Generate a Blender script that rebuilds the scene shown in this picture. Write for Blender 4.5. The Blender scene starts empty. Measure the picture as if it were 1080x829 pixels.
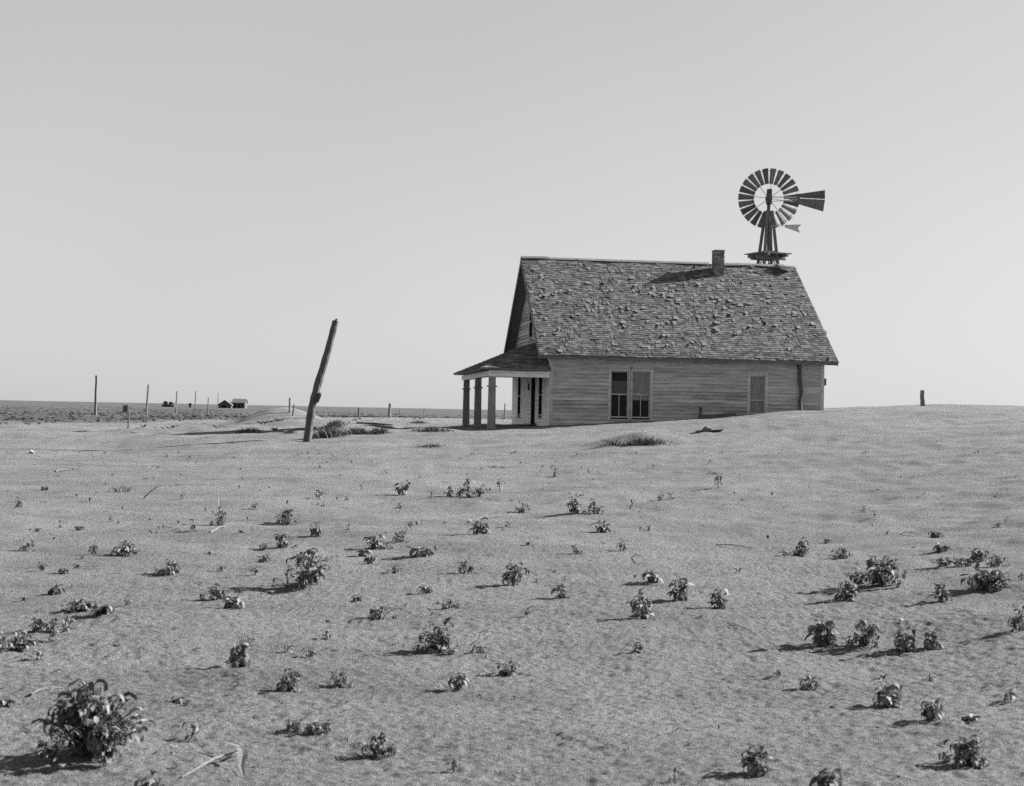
import bpy, math, random
import numpy as np
from mathutils import Vector, Matrix

random.seed(7)
rng = np.random.RandomState(11)
PI = math.pi
scene = bpy.context.scene
col = scene.collection

# ------------------------------------------------------------------ camera
F = 1550.0                      # focal length in pixels of a 1080 px wide picture
ROLL = 0.0195
EYE = 1.6
PITCH = math.atan(17.7 / F)
CAMROT = Matrix.Rotation(PI / 2 + PITCH, 4, 'X') @ Matrix.Rotation(ROLL, 4, 'Z')
CAM = Vector((0, 0, EYE))


def ray(px, py):
    v = CAMROT.to_3x3() @ Vector(((px - 540) / F, -(py - 414.5) / F, -1))
    return v / v.y


def point(px, py, d):
    return CAM + ray(px, py) * d


# ------------------------------------------------------------------ terrain
class VNoise:
    def __init__(self, seed):
        self.t = np.random.RandomState(seed).rand(256, 256) * 2 - 1

    def __call__(self, x, y):
        x = np.asarray(x, float); y = np.asarray(y, float)
        xi = np.floor(x).astype(np.int64); yi = np.floor(y).astype(np.int64)
        fx = x - xi; fy = y - yi
        fx = fx * fx * fx * (fx * (fx * 6 - 15) + 10); fy = fy * fy * fy * (fy * (fy * 6 - 15) + 10)
        t = self.t
        a = t[xi & 255, yi & 255]; b = t[(xi + 1) & 255, yi & 255]
        c = t[xi & 255, (yi + 1) & 255]; d = t[(xi + 1) & 255, (yi + 1) & 255]
        return (a * (1 - fx) + b * fx) * (1 - fy) + (c * (1 - fx) + d * fx) * fy


N = [VNoise(s) for s in range(1, 11)]
D_ROWS = [4, 10, 20, 30, 40, 48, 60, 80, 120, 180, 300, 1000, 9000]
COLS = {  # picture column -> height of the ground at those distances
    0:    [0, .00, .08, .18, .28, .28, .25, .20, .00, .00, -.2, -.4, -1.0],
    135:  [0, .00, .08, .20, .36, .38, .32, .20, .10, .00, -.2, -.4, -1.0],
    240:  [0, .00, .08, .25, .50, .62, .68, .60, .35, .15, -.1, -.4, -1.0],
    325:  [0, .00, .08, .30, .62, .80, .85, .75, .60, .30, -.1, -.4, -1.0],
    411:  [0, .00, .08, .32, .66, .86, .88, .82, .80, .40, -.1, -.4, -1.0],
    540:  [0, .00, .10, .35, .76, 1.03, 1.02, .92, .80, .40, -.1, -.4, -1.0],
    600:  [0, .00, .10, .40, .86, 1.21, 1.14, .95, .80, .40, -.1, -.4, -1.0],
    700:  [0, .00, .10, .46, 1.02, 1.46, 1.30, 1.0, .80, .40, -.1, -.4, -1.0],
    790:  [0, .00, .12, .52, 1.18, 1.70, 1.60, 1.1, .75, .40, -.1, -.4, -1.0],
    868:  [0, .00, .14, .60, 1.33, 1.90, 1.92, 1.2, .70, .40, -.1, -.4, -1.0],
    940:  [0, .00, .22, .74, 1.46, 2.02, 2.11, 1.3, .70, .40, -.1, -.4, -1.0],
    1000: [0, .03, .33, .88, 1.57, 2.06, 2.13, 1.3, .70, .40, -.1, -.4, -1.0],
    1080: [0, .06, .48, 1.05, 1.66, 2.03, 2.09, 1.3, .70, .40, -.1, -.4, -1.0],
    1300: [0, .12, .80, 1.40, 1.85, 2.05, 2.00, 1.2, .70, .40, -.1, -.4, -1.0],
}
_cx = np.array([(c - 540) / F for c in COLS])
_ld = np.log(np.array(D_ROWS, float))
_tab = np.array([COLS[c] for c in COLS])
GT = np.linspace(_cx[0], _cx[-1], 260)
GL = np.linspace(_ld[0], _ld[-1], 400)
_t1 = np.array([np.interp(GL, _ld, r) for r in _tab])
GRID = np.array([np.interp(GT, _cx, _t1[:, j]) for j in range(len(GL))]).T


def blur(a, axis, s):
    r = int(s * 3) + 1
    k = np.exp(-0.5 * (np.arange(-r, r + 1) / s) ** 2); k /= k.sum()
    pad = [(0, 0), (0, 0)]; pad[axis] = (r, r)
    b = np.pad(a, pad, mode='edge')
    return np.apply_along_axis(lambda v: np.convolve(v, k, 'valid'), axis, b)


GRID = blur(blur(GRID, 0, 7), 1, 5)


def base_z(x, y):
    d = np.maximum(np.asarray(y, float), 4.0)
    t = np.clip(np.asarray(x, float) / d, GT[0], GT[-1])
    l = np.clip(np.log(d), GL[0], GL[-1])
    a = (t - GT[0]) / (GT[1] - GT[0]); b = (l - GL[0]) / (GL[1] - GL[0])
    i = np.minimum(a.astype(int), len(GT) - 2); j = np.minimum(b.astype(int), len(GL) - 2)
    u = a - i; v = b - j
    return (GRID[i, j] * (1 - u) + GRID[i + 1, j] * u) * (1 - v) + (GRID[i, j + 1] * (1 - u) + GRID[i + 1, j + 1] * u) * v


MOUNDS = []                     # x, y, radius x, radius y, height


def hit0(px, py):               # crude hit on the bare terrain, used to place the mounds
    r = ray(px, py)
    ds = np.exp(np.linspace(math.log(4.5), math.log(6000), 4000))
    below = (EYE + r.z * ds) < base_z(r.x * ds, ds)
    d = ds[np.argmax(below)] if below.any() else 6000
    return r.x * d, d


for px, d, rx, ry, h in [(297, 62, 1.7, 2.2, .62), (270, 66, 2.0, 2.6, .20), (335, 58, 2.2, 1.6, .20)]:
    MOUNDS.append((ray(px, 440).x * d, d, rx, ry, h))
for px, py, rx, ry, h in [(362, 458, 1.3, .9, .22), (400, 457, 1.0, .8, .12), (450, 456, 1.0, .7, .14), (460, 471, .9, .6, .06), (678, 468, 1.0, .6, .28),
                          (262, 457, 1.1, .8, .09), (205, 455, 1.5, .8, .04), (150, 471, 3.2, .5, .10), (215, 470, 1.2, .5, .08), (60, 472, 1.6, .6, .06), (120, 452, 2.0, .9, .16), (20, 452, 2.0, 1.0, .15), (90, 457, 1.8, .7, .08), (660, 447, .8, .4, .05), (615, 447, .5, .3, .06), (725, 441, .9, .4, .06), (820, 434, .6, .4, .05), (305, 457, .6, .5, .09), (440, 447, 1.2, 1.0, .10),
                          (492, 527, .40, .35, .075), (512, 530, .35, .25, .03), (525, 494, .7, .4, .06), (50, 458, 2.5, 1.0, .10),
                          (328, 616, .22, .18, .05), (100, 790, .30, .22, .035), (112, 652, .35, .25, .03), (600, 449, 1.6, .6, .05),
                          (560, 449, .8, .5, .07), (745, 456, .5, .3, .06), (925, 680, .3, .2, .03), (930, 616, .3, .25, .04)]:
    x, y = hit0(px, py)
    MOUNDS.append((x, y, rx, ry, h))


def sstep(a, b, v):
    t = np.clip((v - a) / (b - a), 0, 1)
    return t * t * (3 - 2 * t)


def terrain(x, y, fine=True):
    x = np.asarray(x, float); y = np.asarray(y, float)
    z = base_z(x, y)
    near = 1 - sstep(55, 140, y)
    for mx, my, rx, ry, h in MOUNDS:
        z = z + h * np.exp(-((x - mx) / rx) ** 2 - ((y - my) / ry) ** 2)
    z = z + near * (.05 * N[0](x / 4.1, y / 5.3) + .032 * N[1](x / 1.3, y / 1.1) + .014 * N[2](x / .46, y / .40))
    left = 1 - sstep(-6, 2, x)
    z = z + left * sstep(33, 44, y) * (1 - sstep(75, 160, y)) * (.10 * N[3](x / 3.4 + 7, y / 2.6) + .09 * np.abs(N[4](x / 1.7, y / 1.9)) + .03 * N[1](x / .6, y / .8))
    z = z + sstep(140, 300, y) * .35 * N[5](x / 60, y / 90)
    if fine:
        f = 1 - sstep(14, 34, y)
        rip = sstep(10, 16, y) * (1 - sstep(38, 55, y))
        z = z + rip * ((.012 + .010 * sstep(1, 8, x)) * N[6](x / .30 + y * .2, y / .45) + .010 * sstep(1, 7, x) * N[7](x / 1.1 + y * .3, y / .8))
        z = z + f * (.0035 * N[7](x / .150, y / .150) - .0075 * np.maximum(0, N[2](x / .062 + 31, y / .070) - .10))
        g = 1 - sstep(11, 22, y)
        z = z + g * (.0050 * N[8](x / .058, y / .060) + .0055 * N[9](x / .036 + 40, y / .038))
    return z


def gz(x, y):
    return float(terrain(np.array([x]), np.array([y]))[0])


_ds = np.exp(np.linspace(math.log(4.2), math.log(6000), 6000))


def hit(px, py):
    r = ray(px, py)
    below = (EYE + r.z * _ds) < terrain(r.x * _ds, _ds, False)
    d = _ds[np.argmax(below)] if below.any() else 3000.0
    x = r.x * d
    return Vector((x, d, gz(x, d))), d


# ------------------------------------------------------------------ mesh builder
class MB:
    def __init__(self):
        self.v = []; self.f = []; self.t = []

    def add(self, vs, fs, tone=0.5):
        o = len(self.v)
        self.v += [tuple(p) for p in vs]
        for f in fs:
            self.f.append(tuple(i + o for i in f)); self.t.append(tone)

    def box(self, x0, x1, y0, y1, z0, z1, tone=.5, M=None):
        vs = [Vector(p) for p in ((x0, y0, z0), (x1, y0, z0), (x1, y1, z0), (x0, y1, z0), (x0, y0, z1), (x1, y0, z1), (x1, y1, z1), (x0, y1, z1))]
        if M is not None: vs = [M @ p for p in vs]
        self.add(vs, ((0, 3, 2, 1), (4, 5, 6, 7), (0, 1, 5, 4), (1, 2, 6, 5), (2, 3, 7, 6), (3, 0, 4, 7)), tone)

    def hexa(self, a, tone=.5):       # eight corners: bottom ring 0-3, top ring 4-7
        self.add(a, ((0, 3, 2, 1), (4, 5, 6, 7), (0, 1, 5, 4), (1, 2, 6, 5), (2, 3, 7, 6), (3, 0, 4, 7)), tone)

    def prism(self, poly, n, tone=.5):  # planar polygon extruded by vector n
        k = len(poly); a = [Vector(p) for p in poly]; n = Vector(n)
        vs = a + [p + n for p in a]
        fs = [tuple(range(k))[::-1], tuple(range(k, 2 * k))] + [(i, (i + 1) % k, k + (i + 1) % k, k + i) for i in range(k)]
        self.add(vs, fs, tone)

    def bar(self, p, q, w, h=None, tone=.5):
        p = Vector(p); q = Vector(q); h = h or w
        d = (q - p).normalized()
        up = Vector((0, 0, 1)) if abs(d.z) < .95 else Vector((0, 1, 0))
        s = d.cross(up).normalized(); u = s.cross(d)
        r = [s * (-w / 2) + u * (-h / 2), s * (w / 2) + u * (-h / 2), s * (w / 2) + u * (h / 2), s * (-w / 2) + u * (h / 2)]
        self.hexa([p + a for a in r] + [q + a for a in r], tone)

    def tube(self, pts, rad, n=8, tone=.5, wob=0):
        pts = [Vector(p) for p in pts]; k = len(pts)
        if not hasattr(rad, '__len__'): rad = [rad] * k
        ph = [random.uniform(-wob, wob) for _ in range(n)]
        vs = []
        for i, p in enumerate(pts):
            d = (pts[min(i + 1, k - 1)] - pts[max(i - 1, 0)]).normalized()
            up = Vector((0, 1, 0)) if abs(d.y) < .9 else Vector((1, 0, 0))
            s = d.cross(up).normalized(); u = s.cross(d)
            for j in range(n):
                a = 2 * PI * j / n; r = rad[i] * (1 + ph[j] + random.uniform(-wob, wob) * .4)
                vs.append(p + s * (r * math.cos(a)) + u * (r * math.sin(a)))
        fs = [(i * n + j, i * n + (j + 1) % n, (i + 1) * n + (j + 1) % n, (i + 1) * n + j) for i in range(k - 1) for j in range(n)]
        fs += [tuple(range(n))[::-1], tuple(range((k - 1) * n, k * n))]
        self.add(vs, fs, tone)

    def build(self, name, mat, parent=None, off=None, smooth=False):
        me = bpy.data.meshes.new(name)
        o3 = Vector(off) if off is not None else Vector((0, 0, 0))
        me.from_pydata([tuple(Vector(p) - o3) for p in self.v], [], self.f)
        at = me.attributes.new('tone', 'FLOAT', 'FACE')
        at.data.foreach_set('value', self.t)
        if smooth: me.polygons.foreach_set('use_smooth', [True] * len(me.polygons))
        me.materials.append(mat); me.update()
        o = bpy.data.objects.new(name, me); col.objects.link(o)
        if parent is not None: o.parent = parent
        return o


def tag(o, label=None, cat=None, group=None, kind=None):
    if label: o['label'] = label
    if cat: o['category'] = cat
    if group: o['group'] = group
    if kind: o['kind'] = kind
    return o


def thing(name, loc, label, cat, group=None, rz=0):
    o = bpy.data.objects.new(name, None); col.objects.link(o)
    o.empty_display_size = .1
    o.location = loc; o.rotation_euler = (0, 0, rz)
    return tag(o, label, cat, group)


# ------------------------------------------------------------------ materials (the film is black and white: every colour is a grey)
def g3(v): return (v, v, v, 1)


def mat(name, lo, hi, rough=.85, scale=(1, 1, 1), nscale=4.0, detail=6, tone=0.0, bump=0.0, bdist=.01, bscale=None, spec=.3, trans=0.0, metallic=0.0, contrast=(.3, .7)):
    m = bpy.data.materials.new(name); m.use_nodes = True
    nt = m.node_tree; n = nt.nodes; L = nt.links
    b = n['Principled BSDF']
    b.inputs['Roughness'].default_value = rough
    b.inputs['Specular IOR Level'].default_value = spec
    b.inputs['Metallic'].default_value = metallic
    tc = n.new('ShaderNodeTexCoord'); mp = n.new('ShaderNodeMapping'); mp.inputs['Scale'].default_value = scale
    L.new(tc.outputs['Object'], mp.inputs['Vector'])
    no = n.new('ShaderNodeTexNoise'); no.inputs['Scale'].default_value = nscale; no.inputs['Detail'].default_value = detail
    no.inputs['Roughness'].default_value = .65
    L.new(mp.outputs[0], no.inputs['Vector'])
    fac = no.outputs['Fac']
    if tone:
        at = n.new('ShaderNodeAttribute'); at.attribute_name = 'tone'
        s = n.new('ShaderNodeMath'); s.operation = 'MULTIPLY_ADD'
        L.new(at.outputs['Fac'], s.inputs[0]); s.inputs[1].default_value = tone; s.inputs[2].default_value = -tone / 2
        a = n.new('ShaderNodeMath'); a.operation = 'ADD'
        L.new(fac, a.inputs[0]); L.new(s.outputs[0], a.inputs[1]); fac = a.outputs[0]
    r = n.new('ShaderNodeValToRGB')
    r.color_ramp.elements[0].position = contrast[0]; r.color_ramp.elements[0].color = g3(lo)
    r.color_ramp.elements[1].position = contrast[1]; r.color_ramp.elements[1].color = g3(hi)
    L.new(fac, r.inputs[0]); L.new(r.outputs[0], b.inputs['Base Color'])
    if bump:
        nb = n.new('ShaderNodeTexNoise'); nb.inputs['Scale'].default_value = bscale or nscale * 3; nb.inputs['Detail'].default_value = 5
        L.new(mp.outputs[0], nb.inputs['Vector'])
        bp = n.new('ShaderNodeBump'); bp.inputs['Strength'].default_value = bump; bp.inputs['Distance'].default_value = bdist
        L.new(nb.outputs['Fac'], bp.inputs['Height']); L.new(bp.outputs[0], b.inputs['Normal'])
    if trans:
        t = n.new('ShaderNodeBsdfTranslucent'); L.new(r.outputs[0], t.inputs['Color'])
        mx = n.new('ShaderNodeMixShader'); mx.inputs[0].default_value = trans
        L.new(b.outputs[0], mx.inputs[1]); L.new(t.outputs[0], mx.inputs[2])
        L.new(mx.outputs[0], n['Material Output'].inputs['Surface'])
    return m


M = dict(
    siding=mat('weathered_siding', .19, .48, .9, (.7, .7, 7), 1.7, 9, tone=.27, bump=.35, bdist=.006, bscale=9),
    paint=mat('flaking_white_paint', .55, .78, .75, (1, 1, 5), 2.5, 8, tone=.25, bump=.2, bdist=.004, bscale=10, contrast=(.25, .6)),
    porchpost=mat('worn_porch_post', .13, .28, .85, (6, 6, 2), 3, 8, tone=.2, bump=.3),
    trim=mat('worn_trim_paint', .28, .50, .8, (3, 3, 3), 3, 8, tone=.3, bump=.2, bdist=.004),
    shingle=mat('cedar_shingle', .03, .142, .9, (1.1, 2.6, 2.6), 3.2, 8, tone=.6, bump=.4, bdist=.006, bscale=20),
    roofwood=mat('roof_board_wood', .10, .20, .9, (1, 5, 5), 3, 6, tone=.3, bump=.3),
    porchshingle=mat('porch_shingle', .05, .13, .95, (2, 2, 2), 5, 6, tone=.6, bump=.4, bdist=.006),
    brick=mat('old_brick', .10, .22, .95, (6, 6, 13), 2, 5, tone=.5, bump=.5, bdist=.01),
    glass=mat('dark_window_glass', .006, .016, .2, nscale=3, spec=.12),
    blind=mat('window_blind', .13, .24, .9, (8, 1, 1), 3, 4),
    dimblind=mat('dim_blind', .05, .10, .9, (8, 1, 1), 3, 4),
    screen=mat('window_screen', .14, .22, .85, (3, 3, 3), 3, 5),
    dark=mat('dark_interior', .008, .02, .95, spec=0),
    iron=mat('rusted_iron', .035, .09, .6, (4, 4, 4), 4, 6, tone=.3, bump=.2, spec=.4),
    blade=mat('windmill_blade_metal', .05, .13, .55, (3, 3, 3), 3, 6, tone=.5, spec=.4),
    zinc=mat('pale_zinc', .30, .5, .5, (4, 4, 4), 4, 5, spec=.4),
    timber=mat('dark_timber', .07, .18, .9, (9, 9, .9), 3, 7, tone=.3, bump=.6, bdist=.01),
    post=mat('weathered_post_wood', .025, .12, .9, (9, 9, .8), 3, 8, bump=.9, bdist=.015, bscale=8),
    leaf=mat('wilted_leaf', .04, .19, .72, (14, 14, 14), 3, 5, tone=.55, bump=.5, bdist=.002, bscale=30, spec=.22, trans=.15),
    dryleaf=mat('dry_pale_leaf', .09, .22, .7, (14, 14, 14), 3, 5, tone=.6, bump=.4, bdist=.002, bscale=30, trans=.2),
    stem=mat('plant_stem', .04, .12, .8, (20, 20, 20), 3, 4),
    straw=mat('dry_straw', .03, .15, .85, (6, 6, 6), 3, 4, tone=.9),
    scrub=mat('plain_scrub', .04, .11, .9, (2, 2, 2), 3, 4, tone=.7),
    twig=mat('dark_twig', .04, .12, .9, (6, 6, 6), 3, 5, bump=.3),
    stone=mat('pale_stone', .22, .34, .8, (9, 9, 9), 3, 5, bump=.3),
    far=mat('distant_building_wood', .055, .10, .9, (.6, .6, .6), 3, 4, tone=.5),
    tree=mat('distant_foliage', .04, .09, .9, (2, 2, 2), 3, 4, tone=.5),
)


def ground_material():
    m = bpy.data.materials.new('drifted_sand'); m.use_nodes = True
    nt = m.node_tree; n = nt.nodes; L = nt.links
    b = n['Principled BSDF']; b.inputs['Roughness'].default_value = .95; b.inputs['Specular IOR Level'].default_value = .1
    tc = n.new('ShaderNodeTexCoord')

    def noise(scale, detail, sc=(1, 1, 1), rough=.6):
        mp = n.new('ShaderNodeMapping'); mp.inputs['Scale'].default_value = sc
        L.new(tc.outputs['Object'], mp.inputs['Vector'])
        t = n.new('ShaderNodeTexNoise'); t.inputs['Scale'].default_value = scale; t.inputs['Detail'].default_value = detail
        t.inputs['Roughness'].default_value = rough
        L.new(mp.outputs[0], t.inputs['Vector']); return t.outputs['Fac']

    def ramp(f, p0, v0, p1, v1):
        r = n.new('ShaderNodeValToRGB'); e = r.color_ramp.elements
        e[0].position = p0; e[0].color = g3(v0); e[1].position = p1; e[1].color = g3(v1)
        L.new(f, r.inputs[0]); return r.outputs[0]

    def math_(op, a, b_=None, c=None):
        t = n.new('ShaderNodeMath'); t.operation = op
        for i, v in enumerate((a, b_, c)):
            if v is None: continue
            if isinstance(v, (int, float)): t.inputs[i].default_value = v
            else: L.new(v, t.inputs[i])
        return t.outputs[0]

    def mix(f, a, c, mode='MIX'):
        t = n.new('ShaderNodeMix'); t.data_type = 'RGBA'; t.blend_type = mode
        if isinstance(f, (int, float)): t.inputs[0].default_value = f
        else: L.new(f, t.inputs[0])
        L.new(a, t.inputs[6]); L.new(c, t.inputs[7]); return t.outputs[2]

    sand = ramp(noise(.5, 4, (1, .7, 1)), .3, .18, .7, .225)
    grain = ramp(noise(30, 5, rough=.8), .36, .45, .54, 1.08)
    streak = ramp(noise(1.0, 7, (.22, 1.0, 1)), .34, .80, .58, 1.03)
    sand = mix(1.0, sand, grain, 'MULTIPLY'); sand = mix(1.0, sand, streak, 'MULTIPLY')
    # scrub covered plain beyond the drifts
    sx = n.new('ShaderNodeSeparateXYZ'); L.new(tc.outputs['Object'], sx.inputs[0])
    line = math_('MINIMUM', math_('MAXIMUM', math_('MULTIPLY_ADD', sx.outputs['X'], 3.6, 196), 84), 190)
    wob = math_('MULTIPLY_ADD', noise(.045, 6, (.5, 1, 1)), 150, -75)
    d = math_('SUBTRACT', sx.outputs['Y'], math_('ADD', line, wob))
    mask = math_('MULTIPLY', ramp(math_('MULTIPLY_ADD', d, .016, .5), 0, 0, 1, 1), ramp(noise(.22, 6, (.35, 1, 1)), .36, .45, .52, 1))
    plain = ramp(noise(.35, 6, (.4, .8, 1)), .35, .04, .7, .09)
    L.new(mix(mask, sand, plain), b.inputs['Base Color'])
    # drifts keep a fine broken crust
    h = math_('ADD', math_('MULTIPLY', noise(38, 6, rough=.7), 1.0), math_('MULTIPLY', noise(120, 3), .35))
    bp = n.new('ShaderNodeBump'); bp.inputs['Strength'].default_value = 1.0; bp.inputs['Distance'].default_value = .085
    L.new(h, bp.inputs['Height'])
    h2 = math_('ADD', noise(3.2, 6, (.6, 2.4, 1)), math_('MULTIPLY', noise(9, 4, (.7, 1.6, 1)), .5))
    bp2 = n.new('ShaderNodeBump'); bp2.inputs['Strength'].default_value = .25; bp2.inputs['Distance'].default_value = .03
    L.new(h2, bp2.inputs['Height']); L.new(bp.outputs[0], bp2.inputs['Normal'])
    L.new(bp2.outputs[0], b.inputs['Normal'])
    return m


def build_ground():
    xs = list(np.arange(0, 3.6, .014)); v = xs[-1]
    for lim, st in ((8, .045), (20, .12), (32, .3)):
        while v < lim: v += st; xs.append(v)
    st = .3
    while v < 9500: st *= 1.14; v += st; xs.append(v)
    xs = np.array(xs); xs = np.concatenate([-xs[:0:-1], xs])
    ys = []; y = 4.6
    while y < 72:
        ys.append(y); y += min(max(.014, .5 * y * y / 2480), .32)
    st = .32
    while y < 9500: ys.append(y); st = min(st * 1.05, y * .08); y += st
    ys.append(9500)
    back = []; y = 4.6; st = .03
    while y > -60: st *= 1.25; y -= st; back.append(y)
    back += [-300, -2000, -9500]
    ys = np.array(back[::-1] + ys)
    X, Y = np.meshgrid(xs, ys)
    Z = terrain(X.ravel(), Y.ravel())
    nx, ny = len(xs), len(ys)
    co = np.stack([X.ravel(), Y.ravel(), Z], 1).astype(np.float32)
    idx = np.arange(nx * ny, dtype=np.int32).reshape(ny, nx)
    q = np.stack([idx[:-1, :-1], idx[:-1, 1:], idx[1:, 1:], idx[1:, :-1]], -1).reshape(-1, 4)
    me = bpy.data.meshes.new('ground')
    me.vertices.add(len(co)); me.vertices.foreach_set('co', co.ravel())
    me.loops.add(q.size); me.loops.foreach_set('vertex_index', q.ravel())
    me.polygons.add(len(q)); me.polygons.foreach_set('loop_start', np.arange(0, q.size, 4, dtype=np.int32))
    me.update(calc_edges=True)
    me.polygons.foreach_set('use_smooth', np.ones(len(q), dtype=bool))
    me.materials.append(ground_material()); me.validate()
    o = bpy.data.objects.new('ground', me); col.objects.link(o)
    o['kind'] = 'structure'
    return o


build_ground()

# ------------------------------------------------------------------ the farmhouse
TH = math.asin(.14)
L_, W_ = 9.28, 8.57
ZB = .70
HO = Vector((1.24, 48.0, ZB))
house = thing('wooden_farmhouse', HO, 'weathered wooden farmhouse with curling shingle roof and porch, half buried in sand', 'house', rz=TH)
OFF = (0, 0, ZB)
ZR, SL, OV, EO = 7.02, .786, .40, .30
YM = W_ / 2
ZE = ZR - SL * YM                 # underside line of the roof at the wall


def siding(mb, length, z0, ztop, fix, openings=(), expo=.125, thick=.026, gable=False, zsplit=None, other=None):
    """boards lapped up a wall; fix(u, out, z) -> point; openings (u0,u1,z0,z1)"""
    z = z0
    while z < ztop - .01:
        zt = min(z + expo, ztop)
        tone = min(1, max(0, random.gauss(.52, .18) - (.5 if random.random() < .1 else 0)))
        segs = [(0.0, length)]
        if gable and zt > ZE:
            c = (ZR - zt) / SL
            if c < .05: break
            segs = [(YM - c, YM + c)]
        for (a, b, o0, o1) in openings:
            if zt > o0 + .02 and z < o1 - .02:
                ns = []
                for s in segs:
                    if b <= s[0] or a >= s[1]: ns.append(s); continue
                    if a > s[0]: ns.append((s[0], a))
                    if b < s[1]: ns.append((b, s[1]))
                segs = ns
        tgt = other if (other is not None and z < zsplit) else mb
        for (a, b) in segs:
            cuts = [a]
            while b - cuts[-1] > 3.2:
                cuts.append(cuts[-1] + random.uniform(1.0, 2.9))
            cuts.append(b)
            for c0, c1 in zip(cuts[:-1], cuts[1:]):
                t2 = min(1, max(0, tone + random.gauss(0, .12)))
                sag = random.uniform(-.003, .003)
                tgt.hexa([fix(c0 + .001, thick + .006, z + sag), fix(c1 - .001, thick + .006, z - sag), fix(c1 - .001, -.01, z), fix(c0 + .001, -.01, z),
                          fix(c0 + .001, .006, zt + .004), fix(c1 - .001, .006, zt + .004), fix(c1 - .001, -.01, zt + .004), fix(c0 + .001, -.01, zt + .004)], t2)
        z = zt


front = lambda u, o, z: Vector((u, -o, z))
back = lambda u, o, z: Vector((u, W_ + o, z))
gl = lambda u, o, z: Vector((-o, u, z))
gr = lambda u, o, z: Vector((L_ + o, u, z))

WT = 2.95                          # window head height
FW = [(2.02, 2.61, 1.41, WT), (2.73, 3.35, 1.41, WT)]       # the double window
SW = [(6.74, 7.27, 1.62, WT - .05)]                          # narrow window near the far end
fm = MB(); siding(fm, L_, .70, ZE + .02, front, FW + SW)
fm.box(.02, L_ - .02, .10, .16, .70, ZE, .3)                  # sheathing behind
wall_f = fm.build('wall', M['siding'], house, OFF)
GO = [(1.45, 2.2, 1.42, 2.84), (2.95, 3.9, 1.10, 2.84), (6.4, 7.15, 1.40, 2.84), (3.85, 4.65, 4.15, 5.35)]
gm = MB(); gp = MB()
siding(gm, W_, .70, ZR, gl, GO, gable=True, zsplit=3.05, other=gp)
gm.box(.10, .16, .2, W_ - .2, 3.05, ZE - .02, .3)
gm.prism([(.10, .2, ZE - .02), (.10, W_ - .2, ZE - .02), (.10, YM, ZR - .2)], (.06, 0, 0), .3)
gm.build('wall', M['siding'], house, OFF)
gp.box(.10, .16, .2, W_ - .2, .70, 3.05, .3)
pw = gp.build('wall', M['paint'], house, OFF); pw['label'] = 'pale painted board wall under the porch roof'
rm = MB(); siding(rm, W_, .70, ZR, gr, [], gable=True); rm.build('wall', M['siding'], house, OFF)
bm_ = MB(); siding(bm_, L_, .70, ZE, back, []); bm_.build('wall', M['siding'], house, OFF)
for x0, x1, y0, y1 in ((-.028, .09, -.032, -.002), (L_ - .09, L_ + .028, -.032, -.002)):
    c = MB(); c.box(x0, x1, y0, y1, .70, ZE + .05, .4); c.build('corner_board', M['trim'], house, OFF)
c = MB(); c.box(L_ + .001, L_ + .03, -.002, .10, .70, ZE + .04, .8); c.build('corner_board', M['paint'], house, OFF)
c = MB(); c.box(-.03, -.001, -.002, .10, .70, ZE + .04, .8); c.build('corner_board', M['paint'], house, OFF)
c = MB(); c.box(-.03, .0, W_ - .10, W_ + .02, .70, ZE + .04, .8); c.build('corner_board', M['paint'], house, OFF)
c = MB(); c.box(L_ + .032, L_ + .12, .02, .10, 2.62, 2.86, .4); c.build('bracket', M['iron'], house, OFF)


def window(fix, u0, u1, z0, z1, fmat, cover, muntin=True, blind=0.0, label=None, trim=.085, head=True, meet=.5, po=-.075, pr=.034):
    f = MB()
    def bx(a0, a1, o0, o1, c0, c1, t=.5, m=None):
        (m or f).hexa([fix(a0, o1, c0), fix(a1, o1, c0), fix(a1, o0, c0), fix(a0, o0, c0), fix(a0, o1, c1), fix(a1, o1, c1), fix(a1, o0, c1), fix(a0, o0, c1)], t)
    bx(u0 - trim, u0, -.09, pr, z0 - .05, z1 + .09); bx(u1, u1 + trim, -.09, pr, z0 - .05, z1 + .09)
    bx(u0, u1, -.09, pr, z1, z1 + .09)
    w = f.build('window', fmat, house, OFF)
    if label: w['label'] = label
    if head:
        h = MB(); bx(u0 - trim - .05, u1 + trim + .05, -.01, .075, z1 + .093, z1 + .135, .3, h); h.build('head_trim', M['trim'], w, (0, 0, 0))
    s = MB(); bx(u0 - trim - .03, u1 + trim + .03, -.06, .065, z0 - .09, z0 - .052, .5, s); s.build('sill', M['trim'], w, OFF)
    if head: w.children[0].data.transform(Matrix.Translation((0, 0, -ZB)))
    p = MB(); bx(u0, u1, po, po + .01, z0 - .05, z1, .5, p); p.build('pane', cover, w, OFF)
    sh = MB(); zm = z0 + (z1 - z0) * meet
    for a0, a1, c0, c1 in ((u0 + .001, u0 + .035, z0, z1 - .001), (u1 - .035, u1 - .001, z0, z1 - .001), (u0 + .036, u1 - .036, z1 - .04, z1 - .002), (u0 + .036, u1 - .036, z0, z0 + .045), (u0 + .036, u1 - .036, zm - .02, zm + .02)):
        bx(a0, a1, po + .015, po + .045 if po < -.05 else po + .019, c0, c1, .4, sh)
    if muntin:
        um = (u0 + u1) / 2; bx(um - .011, um + .011, -.055, -.035, z0 + .046, zm - .021, .4, sh)
    sh.build('sash', M['trim'], w, OFF)
    if blind:
        bl = MB(); bx(u0 + .04, u1 - .04, -.0645, -.061, z1 - (z1 - z0) * blind, z1 - .045, .5, bl); bl.build('blind', M['blind'], w, OFF)
    return w


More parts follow.
